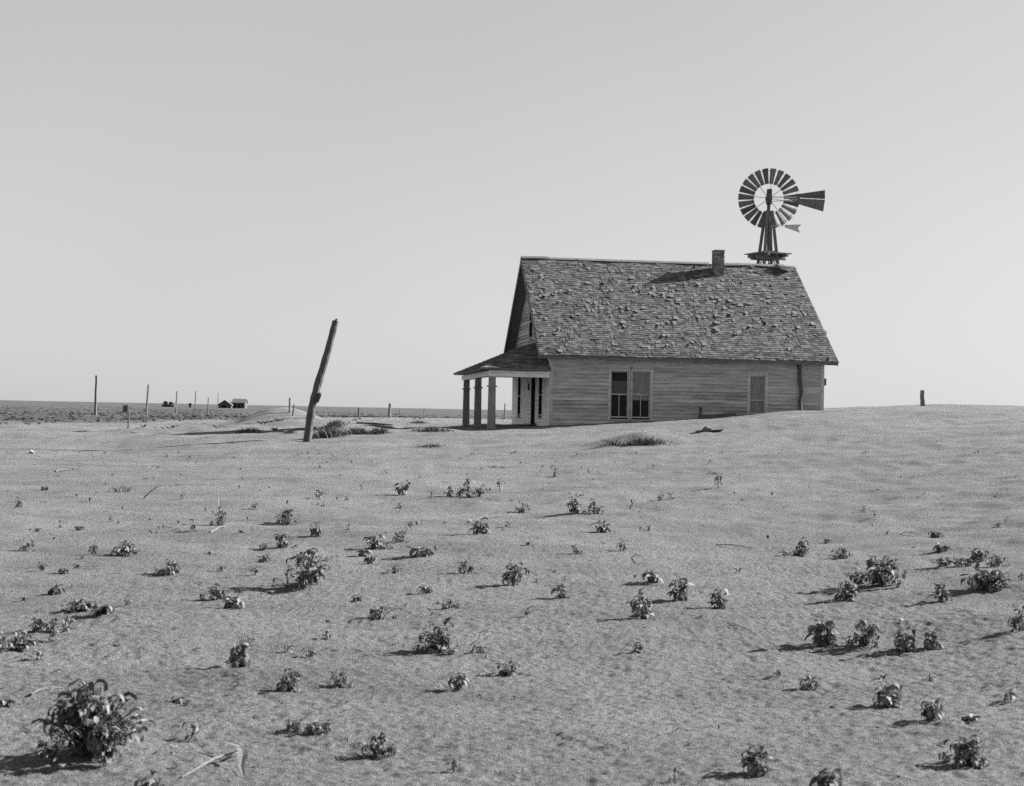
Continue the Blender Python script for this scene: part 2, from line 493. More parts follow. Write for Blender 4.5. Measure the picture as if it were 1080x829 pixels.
window(front, *FW[0], M['trim'], M['glass'], True, .0, 'dark bare window of the pair in the long wall')
w2 = window(front, *FW[1], M['trim'], M['glass'], True, .62, 'window of the pair with a pale blind drawn over its upper sash', meet=.5)
w3 = window(front, *SW[0], M['trim'], M['screen'], True, .62, 'narrow window near the house end with a pale blind', meet=.36)
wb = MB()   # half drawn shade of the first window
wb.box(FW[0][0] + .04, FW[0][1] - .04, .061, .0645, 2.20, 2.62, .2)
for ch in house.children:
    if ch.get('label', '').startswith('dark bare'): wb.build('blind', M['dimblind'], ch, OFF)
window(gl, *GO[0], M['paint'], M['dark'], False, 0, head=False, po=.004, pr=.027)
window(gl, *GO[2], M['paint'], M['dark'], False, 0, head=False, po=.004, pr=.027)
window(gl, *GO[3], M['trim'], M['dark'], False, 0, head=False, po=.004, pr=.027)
# door on the porch
d = MB(); u0, u1, z0, z1 = GO[1]
for a0, a1, c0, c1 in ((u0 - .09, u0, z0, z1 + .09), (u1, u1 + .09, z0, z1 + .09), (u0, u1, z1, z1 + .09)): d.box(-.026, .09, a0, a1, c0, c1)
dd = d.build('door_frame', M['paint'], house, OFF)
d = MB(); d.box(-.010, .08, u0, u1, z0 - .2, z1, .5)
for c0, c1 in ((z0 + .15, z0 + .7), (z0 + .8, z1 - .15)): d.box(-.016, -.011, u0 + .14, u1 - .14, c0, c1, .3)
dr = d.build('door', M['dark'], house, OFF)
k = MB(); k.tube([(-.01, u0 + .08, 1.95), (-.04, u0 + .08, 1.95), (-.065, u0 + .08, 1.95)], [.012, .03, .022], 8); k.build('handle', M['iron'], dr, OFF)
k = MB(); k.box(-.08, -.023, 4.28, 4.36, 2.30, 2.52, .4); k.box(-.095, -.03, 4.26, 4.38, 2.525, 2.545, .4); k.build('porch_lamp', M['iron'], house, OFF)
k = MB(); k.tube([(4.87, -.02, 3.42), (4.87, -.05, 3.40), (4.87, -.05, 3.28)], .014, 6); k.build('hook', M['iron'], house, OFF)


# roof: a boarded slab under courses of separate shingles
def slope_pt(u, s, side, up=0.0):      # s metres down the slope from the ridge
    c = 1 / math.sqrt(1 + SL * SL)
    y = YM - side * (s * c) - side * up * SL * c
    return Vector((u, y, ZR - s * SL * c + up * c))


SLEN = (YM + EO) * math.sqrt(1 + SL * SL)
r = MB()
for side in (1, -1):
    a = [slope_pt(u, s, side, up) for up in (-.10, -.012) for (u, s) in ((-OV, 0), (L_ + OV, 0), (L_ + OV, SLEN), (-OV, SLEN))]
    if side < 0: a = [a[i] for i in (1, 0, 3, 2, 5, 4, 7, 6)]
    r.hexa(a, .4)
roof = r.build('roof', M['roofwood'], house, OFF)
for side in (1, -1):
    for u in (-OV - .024, L_ + OV + .002):
        rk = MB()
        a = [slope_pt(u + du, s, side, up) for up in (-.17, -.004) for (du, s) in ((0, .02), (.022, .02), (.022, SLEN + .02), (0, SLEN + .02))]
        rk.hexa(a, .5)
        rk.build('rake_board', M['roofwood'], roof, OFF)


def sway(u, s): return .020 * math.sin(u * 1.7 + s) + .016 * math.sin(u * 4.1 + 2 * s)


LIFT = [(rng.uniform(.3, L_), rng.uniform(.6, SLEN)) for _ in range(60)]
expo = .115
for side in (1, -1):
    sm = MB(); lm = MB()
    ncourse = int(SLEN / expo)
    for ci in range(ncourse + 1):
        s1 = SLEN + .03 - ci * expo
        u = -OV - random.uniform(0, .1)
        while u < L_ + OV:
            w = random.choice((.08, .10, .12, .14, .17, .20)) * random.uniform(.85, 1.1)
            a, b = max(u, -OV - .01), min(u + w - .006, L_ + OV + .01)
            u += w
            if b - a < .03: continue
            sb = s1 + random.gauss(0, .006)
            st = max(.01, sb - .23)
            mid = math.exp(-((sb / SLEN - .52) / .24) ** 2)
            q = random.random()
            tone = min(1, max(0, random.gauss(.45, .17) - .12 * (sb > SLEN - .3)))
            if q < .018 + (.16 if N[4](a * .9, sb * 1.6) > .52 else 0): continue                                  # missing
            th = random.uniform(.008, .014)
            lift = abs(random.gauss(0, .004)); sk = random.gauss(0, .004)
            big = q > 1 - (.018 + .085 * mid)
            if big:
                lift = random.choice((.012, .02, .03, .05)) * random.uniform(.8, 1.2); tone = min(1, tone + random.uniform(.1, .5))
                dx = random.uniform(-.03, .03); b = a + random.uniform(.07, .19)
            y0 = sway((a + b) / 2, sb) * .5
            def P(uu, ss, up): return slope_pt(uu, ss, side, up + y0 + .004)
            n = 2
            if big:      # curled: bends up towards the butt
                sm_ = (st + sb) / 2
                t0, t1, t2 = .010, .016 + lift * .25, .016 + lift
                vs = [P(a, st, t0 - .01), P(b, st, t0 - .01), P(a, sm_, t1 - .01), P(b, sm_, t1 - .01), P(a + dx, sb, t2 - .012), P(b + dx, sb + sk, t2 - .012 + random.uniform(-.02, .02)),
                      P(a, st, t0), P(b, st, t0), P(a, sm_, t1), P(b, sm_, t1)]
                vs += [vs[4] + (vs[8] - vs[2]), vs[5] + (vs[9] - vs[3])]
                fs = [(6, 8, 9, 7), (8, 10, 11, 9), (0, 1, 3, 2), (2, 3, 5, 4), (4, 5, 11, 10), (0, 2, 8, 6), (2, 4, 10, 8), (1, 7, 9, 3), (3, 9, 11, 5)]
                lm.add(vs, fs, tone)
            else:
                vs = [P(a, st, -.004), P(b, st, -.004), P(b, sb + sk, .006 + lift), P(a, sb - sk, .006 + lift),
                      P(a, st, .002), P(b, st, .002), P(b, sb + sk, .006 + lift + th), P(a, sb - sk, .006 + lift + th)]
                sm.hexa(vs, tone)
    o_ = len(sm.v); sm.v += lm.v; sm.f += [tuple(i + o_ for i in f) for f in lm.f]; sm.t += lm.t
    sm.build('shingles', M['shingle'], roof, OFF)
# ridge boards, some loose
u = -OV
rb = MB()
for (a, b, up, tilt) in ((-OV - .02, .55, .045, .02), (.57, 3.2, .03, 0), (3.22, 6.45, .03, .01), (7.0, 9.25, .055, .01), (9.27, L_ + OV, .03, -.02)):
    for side in (1, -1):
        q = [slope_pt(a, -.0, side, up), slope_pt(b, 0, side, up + tilt), slope_pt(b, .13, side, up + tilt + .004), slope_pt(a, .13, side, up + .004)]
        n_ = Vector((0, 0, .018)); rb.hexa([p for p in q] + [p + n_ for p in q], random.uniform(.1, .5))
rb.build('ridge_board', M['roofwood'], roof, OFF)
rb = MB(); rb.bar(slope_pt(8.95, .05, 1, .12), slope_pt(9.35, .42, 1, .09), .20, .025, .1); rb.build('loose_board', M['roofwood'], roof, OFF)
# chimney of real bricks
ch = MB(); x0, x1, y0, y1 = 6.50, 6.86, 3.66, 4.04
z = 6.30; odd = 0
ch.box(x0 + .012, x1 - .012, y0 + .012, y1 - .012, 6.2, 7.43, .35)
while z < 7.42:
    for (sx0, sx1, yy, vert) in ((x0, x1, y0, 0), (x0, x1, y1, 0), (y0, y1, x0, 1), (y0, y1, x1, 1)):
        u = sx0 - (.1 if odd else 0)
        while u < sx1 - .02:
            a, b = max(u, sx0 + (.112 if vert else 0)), min(u + .205, sx1 - (.112 if vert else 0)); u += .215
            if b - a < .04: continue
            j = random.uniform(-.006, .006); t = random.random()
            if vert: ch.box(yy - .006 + j if yy == x0 else yy - .1, yy + .1 if yy == x0 else yy + .006 + j, a, b, z, z + .062, t)
            else: ch.box(a, b, yy - .006 + j if yy == y0 else yy - .1, yy + .1 if yy == y0 else yy + .006 + j, z, z + .062, t)
    z += .074; odd ^= 1
ch.box(x0 - .012, x1 + .012, y0 - .012, y1 + .012, 7.425, 7.47, .6)
chim = ch.build('chimney', M['brick'], roof, OFF)
c = MB(); c.box(x0 + .08, x1 - .08, y0 + .1, y1 - .1, 7.471, 7.475); c.build('flue', M['dark'], chim, OFF)
# eave fascia
e = MB(); a = slope_pt(0, SLEN, 1, -.1)
e.box(-OV, L_ + OV, a.y - .020, a.y + .003, a.z - .045, a.z + .085, .2); e.build('eave_board', M['roofwood'], house, OFF)

# porch on the gable end: hipped shed roof on three posts
PX = -1.9; ZBEAM = 2.86; PE = .38
zE = ZBEAM + .03; ya, yb = 2.35, W_ - 2.35; zA = 3.90; pe0, pe1 = -.32, W_ + .30; xe = PX - PE
A = Vector((-.03, ya, zA)); Bv = Vector((-.03, yb, zA)); C0 = Vector((xe, pe0, zE)); C1 = Vector((xe, pe1, zE)); E0 = Vector((-.03, pe0, zE)); E1 = Vector((-.03, pe1, zE))
pr = MB()
for poly in ((A, C0, E0), (A, Bv, C1, C0), (Bv, E1, C1)):
    pr.prism(poly, (0, 0, .05), .4)
proof = pr.build('porch_roof', M['roofwood'], house, OFF)


def lay(mb, top0, top1, bot0, bot1, n_rows):
    top0, top1, bot0, bot1 = map(Vector, (top0, top1, bot0, bot1))
    nrm = (bot1 - bot0).cross(top0 - bot0).normalized()
    if nrm.z < 0: nrm = -nrm
    for i in range(n_rows):
        f0, f1 = i / n_rows, min(1, (i + 1.6) / n_rows)
        l0, r0 = bot0.lerp(top0, f0), bot1.lerp(top1, f0); l1, r1 = bot0.lerp(top0, f1), bot1.lerp(top1, f1)
        length = (r0 - l0).length; s = 0
        while s < length - .02:
            w = random.uniform(.09, .26); e_ = min(s + w, length)
            if random.random() > .03:
                k0, k1 = s / length, (e_ - .006) / length
                li = .05 + random.uniform(0, .012)
                p0, p1, p2, p3 = l0.lerp(r0, k0), l0.lerp(r0, k1), l1.lerp(r1, k1), l1.lerp(r1, k0)
                q = [p0 + nrm * li, p1 + nrm * li, p2 + nrm * .045, p3 + nrm * .045]
                mb.hexa(q + [p0 + nrm * (li + .016), p1 + nrm * (li + .016), p2 + nrm * .05, p3 + nrm * .05], random.random())
            s = e_


ps = MB()
lay(ps, A, A + Vector((.0, -.01, 0)), C0, E0, 16)
lay(ps, Bv, A, C1, C0, 16)
lay(ps, Bv + Vector((0, .01, 0)), Bv, E1, C1, 16)
ps.build('porch_shingles', M['porchshingle'], proof, OFF)
pb = MB()
pb.box(PX - .11, PX + .11, -.04, W_ - .1, ZBEAM - .17, ZBEAM, .6); pb.build('porch_beam', M['paint'], house, OFF)
pb = MB(); pb.box(PX - .13, -.035, -.07, -.045, ZBEAM - .19, ZBEAM + .01, .4); pb.build('porch_beam', M['paint'], house, OFF)
pb = MB(); pb.box(PX + .112, -.05, .02, W_ - .2, ZBEAM - .03, ZBEAM - .005, .4); pb.build('porch_ceiling', M['roofwood'], house, OFF)
for yy in (.08, 3.95, W_ - .9):
    p = MB()
    w0, w1 = .125, .105
    p.hexa([Vector((PX + sx * w0, yy + sy * w0, .8)) for sx, sy in ((-1, -1), (1, -1), (1, 1), (-1, 1))] + [Vector((PX + sx * w1, yy + sy * w1, ZBEAM - .172)) for sx, sy in ((-1, -1), (1, -1), (1, 1), (-1, 1))], .5)
    po = p.build('porch_post', M['porchpost'], house, OFF)
    b = MB(); b.box(PX - .15, PX + .15, yy - .15, yy + .15, 2.33, 2.375, .4); b.build('post_band', M['porchpost'], po, OFF)
pf = MB()
for i in range(17):
    y0 = .0 + i * .5
    pf.box(PX - .2, -.03, y0, y0 + .49, .86, .90, random.random())
pf.build('porch_floor', M['roofwood'], house, OFF)

# ------------------------------------------------------------------ windmill
DW = 66.0
hub = point(811, 208, DW)
bz = gz(hub.x, hub.y)
wm = thing('windmill', (hub.x, hub.y, bz), 'wooden tower windmill with many-bladed wheel rising behind the farmhouse roof', 'windmill', rz=math.radians(-9))
hz = hub.z - bz


def W(x, y, z): return Vector((x, y, z + hz))


t = MB()
for sx, sy in ((-1, -1), (1, -1), (1, 1), (-1, 1)):
    lg = MB()
    rt = Matrix.Rotation(math.radians(24), 3, 'Z')
    top = rt @ Vector((sx * .11, sy * .11, 0)); bot = rt @ Vector((sx * 1.0, sy * 1.0, 0))
    lg.bar(Vector((bot.x, bot.y, -.4)), Vector((top.x, top.y, hz - .62)), .14, .14, .4)
    lg.build('leg', M['timber'], wm)
rt = Matrix.Rotation(math.radians(24), 3, 'Z')
br = MB()
lev = [.8, 2.9, 4.8, 6.4, 7.4]
def legp(sx, sy, z):
    f = (z + .4) / (hz - .22); w_ = 1.0 + (.11 - 1.0) * f
    return rt @ Vector((sx * w_, sy * w_, 0)) + Vector((0, 0, z))
cs = ((-1, -1), (1, -1), (1, 1), (-1, 1))
for i, z in enumerate(lev):
    for k in range(4):
        a, b = cs[k], cs[(k + 1) % 4]
        br.bar(legp(*a, z), legp(*b, z), .05, .09)
        if i < len(lev) - 1: br.bar(legp(*a, z), legp(*b, lev[i + 1]), .03, .05)
br.build('brace', M['timber'], wm)
pl = MB()
R2 = Matrix.Rotation(math.radians(35), 4, 'Z')
for i in range(10):
    if i in (4, 5):
        for a, b in ((-.76, -.36), (.36, .76)): pl.box(a, b, -.75 + i * .15, -.75 + i * .15 + .14, hz - 2.58, hz - 2.535, random.random(), R2)
    else: pl.box(-.76, .76, -.75 + i * .15, -.75 + i * .15 + .14, hz - 2.58, hz - 2.535, random.random(), R2)
for x in (-.5, .5): pl.box(x - .05, x + .05, -.78, .78, hz - 2.71, hz - 2.582, .3, R2)
for y in (-.32, .32): pl.box(-.7, .7, y - .05, y + .05, hz - 2.83, hz - 2.712, .3, R2)
pl.build('platform', M['timber'], wm)
ms = MB(); ms.tube([W(0, 0, -2.6), W(0, 0, -.9), W(0, 0, -.2)], [.045, .06, .09], 10); ms.build('mast', M['iron'], wm)
ms = MB(); ms.bar(W(.03, -.12, -9.5), W(.03, -.12, -.1), .045); ms.build('pump_rod', M['timber'], wm)
gb = MB(); gb.hexa([W(-.13, -.22, -.30), W(.13, -.22, -.30), W(.13, .20, -.30), W(-.13, .20, -.30), W(-.10, -.18, .34), W(.13, -.18, .36), W(.13, .14, .36), W(-.10, .14, .34)], .3)
gb.tube([W(0, -.26, 0), W(0, .5, 0)], [.13, .13], 12)
gb.build('gearbox', M['iron'], wm)
wy = .42
wh = MB(); wh.tube([W(0, wy - .1, 0), W(0, wy + .1, 0)], [.16, .16], 14)
wheel = wh.build('wheel', M['iron'], wm)
for rr in (.74, 1.27):
    n = 48; wh = MB()
    for i in range(n):
        a, b = 2 * PI * i / n, 2 * PI * (i + 1) / n
        wh.bar(W(rr * math.cos(a), wy + .03, rr * math.sin(a)), W(rr * math.cos(b), wy + .03, rr * math.sin(b)), .012, .02)
    wh.build('rim', M['iron'], wheel)
for i in range(8):
    a = math.radians(37 + 45 * i); s = MB()
    s.bar(W(.13 * math.cos(a), wy - .02, .13 * math.sin(a)), W(1.33 * math.cos(a), wy - .02, 1.33 * math.sin(a)), .022); s.build('spoke', M['zinc' if i % 2 else 'iron'], wheel)
NB = 23
for i in range(NB):
    a = 2 * PI * (i + .25) / NB
    er = Vector((math.cos(a), 0, math.sin(a))); et = Vector((-math.sin(a), 0, math.cos(a))); ey = Vector((0, 1, 0))
    rows = []
    for j in range(5):
        rr = .66 + (1.37 - .66) * j / 4; hw = .076 + (.138 - .076) * j / 4
        for k in range(4):
            s = -1 + 2 * k / 3
            rows.append(W(0, wy, 0) + er * rr + et * (s * hw) + ey * (s * hw * .55 - .025 * (1 - s * s)))
    b = MB(); b.add(rows, [(j * 4 + k, j * 4 + k + 1, (j + 1) * 4 + k + 1, (j + 1) * 4 + k) for j in range(4) for k in range(3)], random.random())
    bo = b.build('blade', M['blade'], wheel)
    sol = bo.modifiers.new('thick', 'SOLIDIFY'); sol.thickness = .006
ta = MB(); ta.bar(W(.05, -.05, .0), W(1.25, -.05, -.02), .04); ta.bar(W(.05, -.05, -.20), W(1.25, -.05, -.12), .03); ta.build('tail_arm', M['zinc'], wm)
tv = MB()
tv.prism([W(.80, -.06, -.005), W(1.20, -.06, .12), W(2.46, -.06, .30), W(2.47, -.06, -.10)], (0, .012, 0), .3)
tv.prism([W(.80, -.06, -.035), W(2.47, -.06, -.13), W(2.40, -.06, -.66), W(1.25, -.06, -.31)], (0, .012, 0), .6)
for k in range(5): tv.bar(W(1.3 + k * .25, -.068, .13 + k * .035), W(1.3 + k * .25, -.068, -.32 - k * .075), .02, .006)
tv.build('tail_vane', M['blade'], wm)
rv = MB(); rv.prism([W(.72, -.2, -1.27), W(1.44, -.2, -1.25), W(1.30, -.2, -1.42), W(1.40, -.2, -1.63), W(.72, -.2, -1.38)], (0, .012, 0), .6)
rv.bar(W(.10, -.19, -1.30), W(.75, -.19, -1.32), .02)
rv.build('pullout_vane', M['zinc'], wm)

# ------------------------------------------------------------------ posts, poles and other wood
p0, dP = hit(324, 466)
lp = thing('leaning_post', p0, 'tall bent weathered post leaning over the sand beside the brush', 'post')
path = [(318, 480), (324, 465), (329, 430), (334.5, 408), (343, 380), (349, 358), (354, 338.5)]
pts = []
for i, (a, b) in enumerate(path):
    pts.append(point(a, b, dP + .02 * i) - p0)
fine = []
for a, b in zip(pts[:-1], pts[1:]):
    for k in range(4): fine.append(a.lerp(b, k / 4))
fine.append(pts[-1])
m_ = MB(); nF = len(fine)
m_.tube(fine, [(.112 - .030 * i / nF) * (1 + .06 * math.sin(i * 2.1)) for i in range(nF)], 12, .5, .15)
tr = fine[-1]; m_.tube([tr - Vector((.01, 0, .05)), tr + Vector((.035, 0, .06))], [.055, .02], 7, .5, .2)
m_.build('shaft', M['post'], lp, smooth=False)
k = MB(); a = point(334.5, 424, dP) - p0; b = point(337.5, 416, dP - .03) - p0; k.tube([a, b, b + Vector((.005, 0, .05))], [.05, .06, .035], 8, .5, .12)
k.build('branch_stub', M['post'], lp)


def pole(name, bx, by, tx, ty, r, label, cat, group=None, mt='post', d=None, taper=.8):
    if d is None: b, d = hit(bx, by)
    else:
        b = point(bx, by, d); b.z = gz(b.x, b.y)
    tp = point(tx, ty, d) - b
    m = MB(); low = Vector((0, 0, -.3)) - tp.normalized() * 0
    pts = [low] + [tp * (i / 6) + Vector((random.uniform(-.12, .12) * r, 0, 0)) for i in range(7)]
    m.tube(pts, [r] + [r * (1 - (1 - taper) * i / 6) for i in range(7)], 8, .5, .08)
    o = m.build(name, M[mt]); o.location = b
    return tag(o, label, cat, group)


G1 = 'bare poles on the far plain'
pole('bare_pole', 100.5, 438, 101.8, 396, .16, 'tallest bare pole on the plain, farthest along from the distant farm', 'pole', G1, 'timber')
pole('bare_pole', 154.5, 436.7, 156.5, 405.5, .15, 'slightly leaning bare pole between the mailbox and the low dark homestead', 'pole', G1, 'timber')
pole('bare_pole', 185.5, 436, 186.6, 412.5, .13, 'bare pole standing beside the low dark homestead on the horizon', 'pole', G1, 'timber')
pole('bare_pole', 205.7, 432.5, 206.4, 412, .15, 'bare pole just beside the tiny dark outhouse on the horizon', 'pole', G1, 'timber')
pole('bare_pole', 219.2, 435.5, 219.8, 419.5, .11, 'shortest bare pole, midway between the outhouse and the distant farm', 'pole', G1, 'timber')
pole('bare_pole', 229.8, 429.0, 230.2, 414.5, .28, 'thick pole standing against the end of the distant farm barn', 'pole', G1, 'timber')
G2 = 'fence posts standing in the sand'
pole('fence_post', 305.4, 434, 305.8, 419.5, .05, 'fence post on top of the dune bank behind the leaning post', 'post', G2, 'timber', d=61)
pole('fence_post', 309, 435.5, 310, 426.5, .035, 'short pale fence stub on the flank of the dune bank', 'post', G2, 'post', d=60.5)
pole('fence_post', 378, 439.5, 378.2, 429.8, .10, 'short fence post between the leaning post and the tall dark fence post', 'post', G2, 'post')
pole('fence_post', 410.8, 440, 411.2, 425.5, .12, 'tall dark fence post on the flat between leaning post and porch', 'post', G2, 'timber')
pole('fence_post', 421.5, 438, 421.5, 432, .08, 'faint thin fence post close beside the tall dark fence post', 'post', G2, 'post')
pole('fence_post', 447.2, 438, 447.4, 429.8, .12, 'stubby dark fence post on the plain nearest the porch outside', 'post', G2, 'timber')
pole('fence_post', 532.2, 442, 532.6, 425.5, .10, 'slim fence post seen through the porch beside the painted wall', 'post', G2, 'timber')
pole('fence_post', 973, 425.8, 972.6, 411.5, .085, 'dark stub of a buried post on the bare dune crest', 'post', None, 'timber', d=51)
# crooked pole in front of the long wall
bx = 8.40
def HW(u, o, z): return Matrix.Translation(HO) @ Matrix.Rotation(TH, 4, 'Z') @ Vector((u, -o, z - ZB))
b = HW(8.42, .22, 0); b.z = gz(b.x, b.y)
m_ = MB(); topz = 3.36 - b.z
m_.tube([Vector((.02 * math.sin(i * 1.9) - .0 * i + (.03 if 3 < i < 7 else 0) - .008 * i + .04, .02 * i, -.3 + (topz + .3) * i / 9)) for i in range(10)], [.062 * (1 + .12 * math.sin(i * 2.3)) for i in range(10)], 9, .5, .12)
o = m_.build('crooked_pole', M['post']); o.location = b; tag(o, 'crooked rough pole standing against the long shingle-roofed house wall', 'pole')
# mailbox
b, dm = hit(135, 452)
mbx = thing('mailbox', b, 'dark mailbox on a thin crooked post out on the flat sand', 'mailbox')
s = dm / F
m_ = MB(); m_.tube([Vector((0, 0, -.2)), Vector((.02, 0, 10 * s)), Vector((.01, 0, 18 * s)), Vector((0.03, 0, 23.5 * s))], [.036, .036, .042, .034], 7, .5, .1); m_.build('post', M['iron'], mbx)
m_ = MB(); sec = [(-.16, 0), (.16, 0), (.16, .2), (.09, .28), (-.09, .28), (-.16, .2)]
m_.prism([Vector((-5.0 * s, y * .8, 17.0 * s + z)) for y, z in sec], (5.3 * s, 0, 0), .4); m_.build('box', M['iron'], mbx)
# plank and stub at the house wall
b = HW(4.98, .30, 0); b.z = gz(b.x, b.y)
m_ = MB(); m_.tube([Vector((0, 0, -.2)), Vector((0, 0, .1)), Vector((.01, 0, .34))], .045, 8, .5, .05); m_.tube([Vector((-.05, 0, .34)), Vector((.06, 0, .36))], .05, 8)
o = m_.build('standpipe', M['iron']); o.location = b; tag(o, 'short dark standpipe poking from the sand at the house wall', 'pipe')
pa, pb_ = HW(4.95, .24, 0), HW(6.2, .24, 0); pa.z = gz(pa.x, pa.y) + .04; pb_.z = gz(pb_.x, pb_.y) + .03
m_ = MB(); m_.bar(Vector((0, 0, 0)), pb_ - pa, .07, .14, .2); o = m_.build('buried_plank', M['timber']); o.location = pa
tag(o, 'dark plank half sunk in sand along the house wall', 'plank')
b, dd_ = hit(748, 455)
m_ = MB(); m_.bar(Vector((-.36, .0, .0)), Vector((.36, .03, .05)), .16, .035, .3); m_.tube([Vector((-.18, 0, .0)), Vector((-.08, -.02, .09)), Vector((.05, 0, .07))], [.05, .06, .03], 7, .4, .2)
o = m_.build('broken_board', M['timber']); o.location = b; tag(o, 'dark splintered board lying alone on the slope below the house', 'board')
b, _ = hit(368, 447.5); b2, _ = hit(416, 449.5)
m_ = MB(); m_.tube([Vector((0, 0, .05)), (b2 - b) * .5 + Vector((0, 0, .06)), (b2 - b) + Vector((0, 0, .04))], [.028, .03, .022], 8, .5, .05); o = m_.build('fallen_pole', M['post']); o.location = b
tag(o, 'fallen fence rail lying across the sand behind the brush', 'rail')
b, _ = hit(33, 478)
m_ = MB(); m_.tube([Vector((-.07, 0, .0)), Vector((0, 0, .05)), Vector((.08, 0, .01))], [.015, .045, .02], 8, .5, .2); o = m_.build('stone', M['stone']); o.location = b
tag(o, 'single pale stone on the open sand beyond the seedlings', 'stone')

# ------------------------------------------------------------------ distant farm
def far_at(px, d):
    r = ray(px, 430); return Vector((r.x * d, d, gz(r.x * d, d)))


def far_building(name, px, wpx, hpx, epx, d, depth, label, cat, turn, openings=()):
    s = d / F; b = far_at(px, d); w, h, e = wpx * s, hpx * s, epx * s
    o = thing(name, b, label, cat, 'distant farm buildings on the horizon')
    m = MB(); 
    if turn:   # gable towards us
        m.prism([(-w / 2, 0, -1), (w / 2, 0, -1), (w / 2, 0, e), (0, 0, h), (-w / 2, 0, e)], (0, depth, 0), .3)
    else:
        m.prism([(-w / 2, 0, -1), (-w / 2, depth, -1), (-w / 2, depth, e), (-w / 2, depth / 2, h), (-w / 2, 0, e)], (w, 0, 0), .3)
    m.build('wall', M['far'], o)
    rf = MB()
    if turn:
        for sg in (-1, 1): rf.hexa([Vector((sg * (w / 2 + .5), y, z)) + dz for dz in (Vector((0, 0, 0)), Vector((0, 0, .25))) for (y, z) in ((-.5, e - .3), (depth + .5, e - .3))][:2] + [Vector((0, depth + .5, h + .02)), Vector((0, -.5, h + .02))] + [Vector((sg * (w / 2 + .5), -.5, e - .05)), Vector((sg * (w / 2 + .5), depth + .5, e - .05)), Vector((0, depth + .5, h + .27)), Vector((0, -.5, h + .27))], .8)
    else:
        for y0, sg in ((-.5, 1), (depth + .5, -1)):
            rf.hexa([Vector((-w / 2 - .4, y0, e - .3)), Vector((w / 2 + .4, y0, e - .3)), Vector((w / 2 + .4, depth / 2, h + .02)), Vector((-w / 2 - .4, depth / 2, h + .02)),
                     Vector((-w / 2 - .4, y0, e - .05)), Vector((w / 2 + .4, y0, e - .05)), Vector((w / 2 + .4, depth / 2, h + .27)), Vector((-w / 2 - .4, depth / 2, h + .27))], .8)
    rf.build('roof', M['far'], o)
    for (u0, u1, z0, z1) in openings:
        q = MB(); q.box(u0 * w, u1 * w, -.06, -.01, z0 * e, z1 * e); q.build('opening', M['dark'], o)
    return o


far_building('distant_barn', 237, 13.5, 8.2, 3.5, 800, 9, 'dark gabled barn on the horizon with pole at its end', 'barn', True, [(-.2, .12, 0, .9)])
far_building('distant_farmhouse', 251.5, 13, 9.6, 6.0, 806, 8, 'distant farmhouse with hipped roof beside the dark barn', 'house', False, [(-.35, -.2, .3, .7), (.0, .12, .0, .75), (.25, .38, .3, .7)])
far_building('distant_outhouse', 200.5, 2.6, 4.4, 3.8, 800, 1.6, 'tiny dark outhouse standing alone on the horizon', 'shed', True)
far_building('distant_homestead', 177, 13, 4.0, 2.6, 820, 6, 'long low dark homestead under two small trees on the horizon', 'shed', False, [(-.1, .05, 0, .8)])


def far_tree(px, hpx, d, label):
    s = d / F; b = far_at(px, d); o = thing('distant_tree', b, label, 'tree', 'small trees on the horizon')
    h = hpx * s; t = MB(); t.tube([(0, 0, -.5), (.1, 0, h * .4), (0, 0, h * .75)], [.25, .2, .1], 6); t.build('trunk', M['tree'], o)
    c = MB()
    for i in range(160):
        v = Vector((random.gauss(0, 1), random.gauss(0, 1), random.gauss(0, 1))).normalized() * random.random() ** .4
        p = Vector((v.x * h * .38, v.y * h * .38, h * .66 + v.z * h * .36)); q = Matrix.Rotation(random.uniform(0, 6), 3, Vector((random.random(), random.random(), .5)).normalized())
        c.add([p + q @ Vector(k) * h * .13 for k in ((-1, 0, 0), (0, -.6, .1), (1, 0, 0), (0, .6, -.1))], [(0, 1, 2, 3)], random.random())
    c.build('crown', M['tree'], o)


far_tree(174.5, 6.2, 812, 'small round tree over the low homestead, nearer its dark end')
far_tree(180, 5.6, 812, 'smaller tree over the low homestead, toward the bare pole')

# ------------------------------------------------------------------ plants
def leaf(mb, base, az, length, width, rise, droop, tone, curl=0.0, roll=0.0, pet=0.0, floor=None):
    """one drooping folded leaf: starts at base going out along az with slope rise, bends down by droop"""
    n = 7
    p = Vector(base); ang = rise
    d = Vector((math.cos(az), math.sin(az), 0)); side0 = Vector((-math.sin(az), math.cos(az), 0))
    rows = []; st = length / n
    for i in range(n + 1):
        f = i / n
        t = d * math.cos(ang) + Vector((0, 0, math.sin(ang)))
        nr = d * -math.sin(ang) + Vector((0, 0, math.cos(ang)))
        rr = roll * f
        s = side0 * math.cos(rr) + nr * math.sin(rr); n2 = nr * math.cos(rr) - side0 * math.sin(rr)
        w = width * (math.sin(PI * min(1, f * .93 + .07)) ** .8) * (.55 if f < .15 else 1)
        w *= random.uniform(.7, 1.2)
        if f < pet: w = width * .10
        fold = .45 + .3 * math.sin(f * 5 + tone * 9)
        rows.append((p + s * w * .5 + n2 * (w * .5 * fold), p.copy(), p - s * w * .5 + n2 * (w * .5 * fold)))
        p = p + t * st
        ang -= droop / n * (1 + curl * (f - .5) * 2) + random.uniform(-.32, .32)
        d = (d + side0 * random.uniform(-.25, .25)).normalized(); side0 = Vector((-d.y, d.x, 0))
    vs = [q for r_ in rows for q in r_]
    if floor is not None: vs = [Vector((q.x, q.y, max(q.z, floor + random.uniform(0, .004)))) for q in vs]
    fs = []
    for i in range(n):
        a = i * 3
        fs += [(a, a + 1, a + 4, a + 3), (a + 1, a + 2, a + 5, a + 4)]
    mb.add(vs, fs, tone)


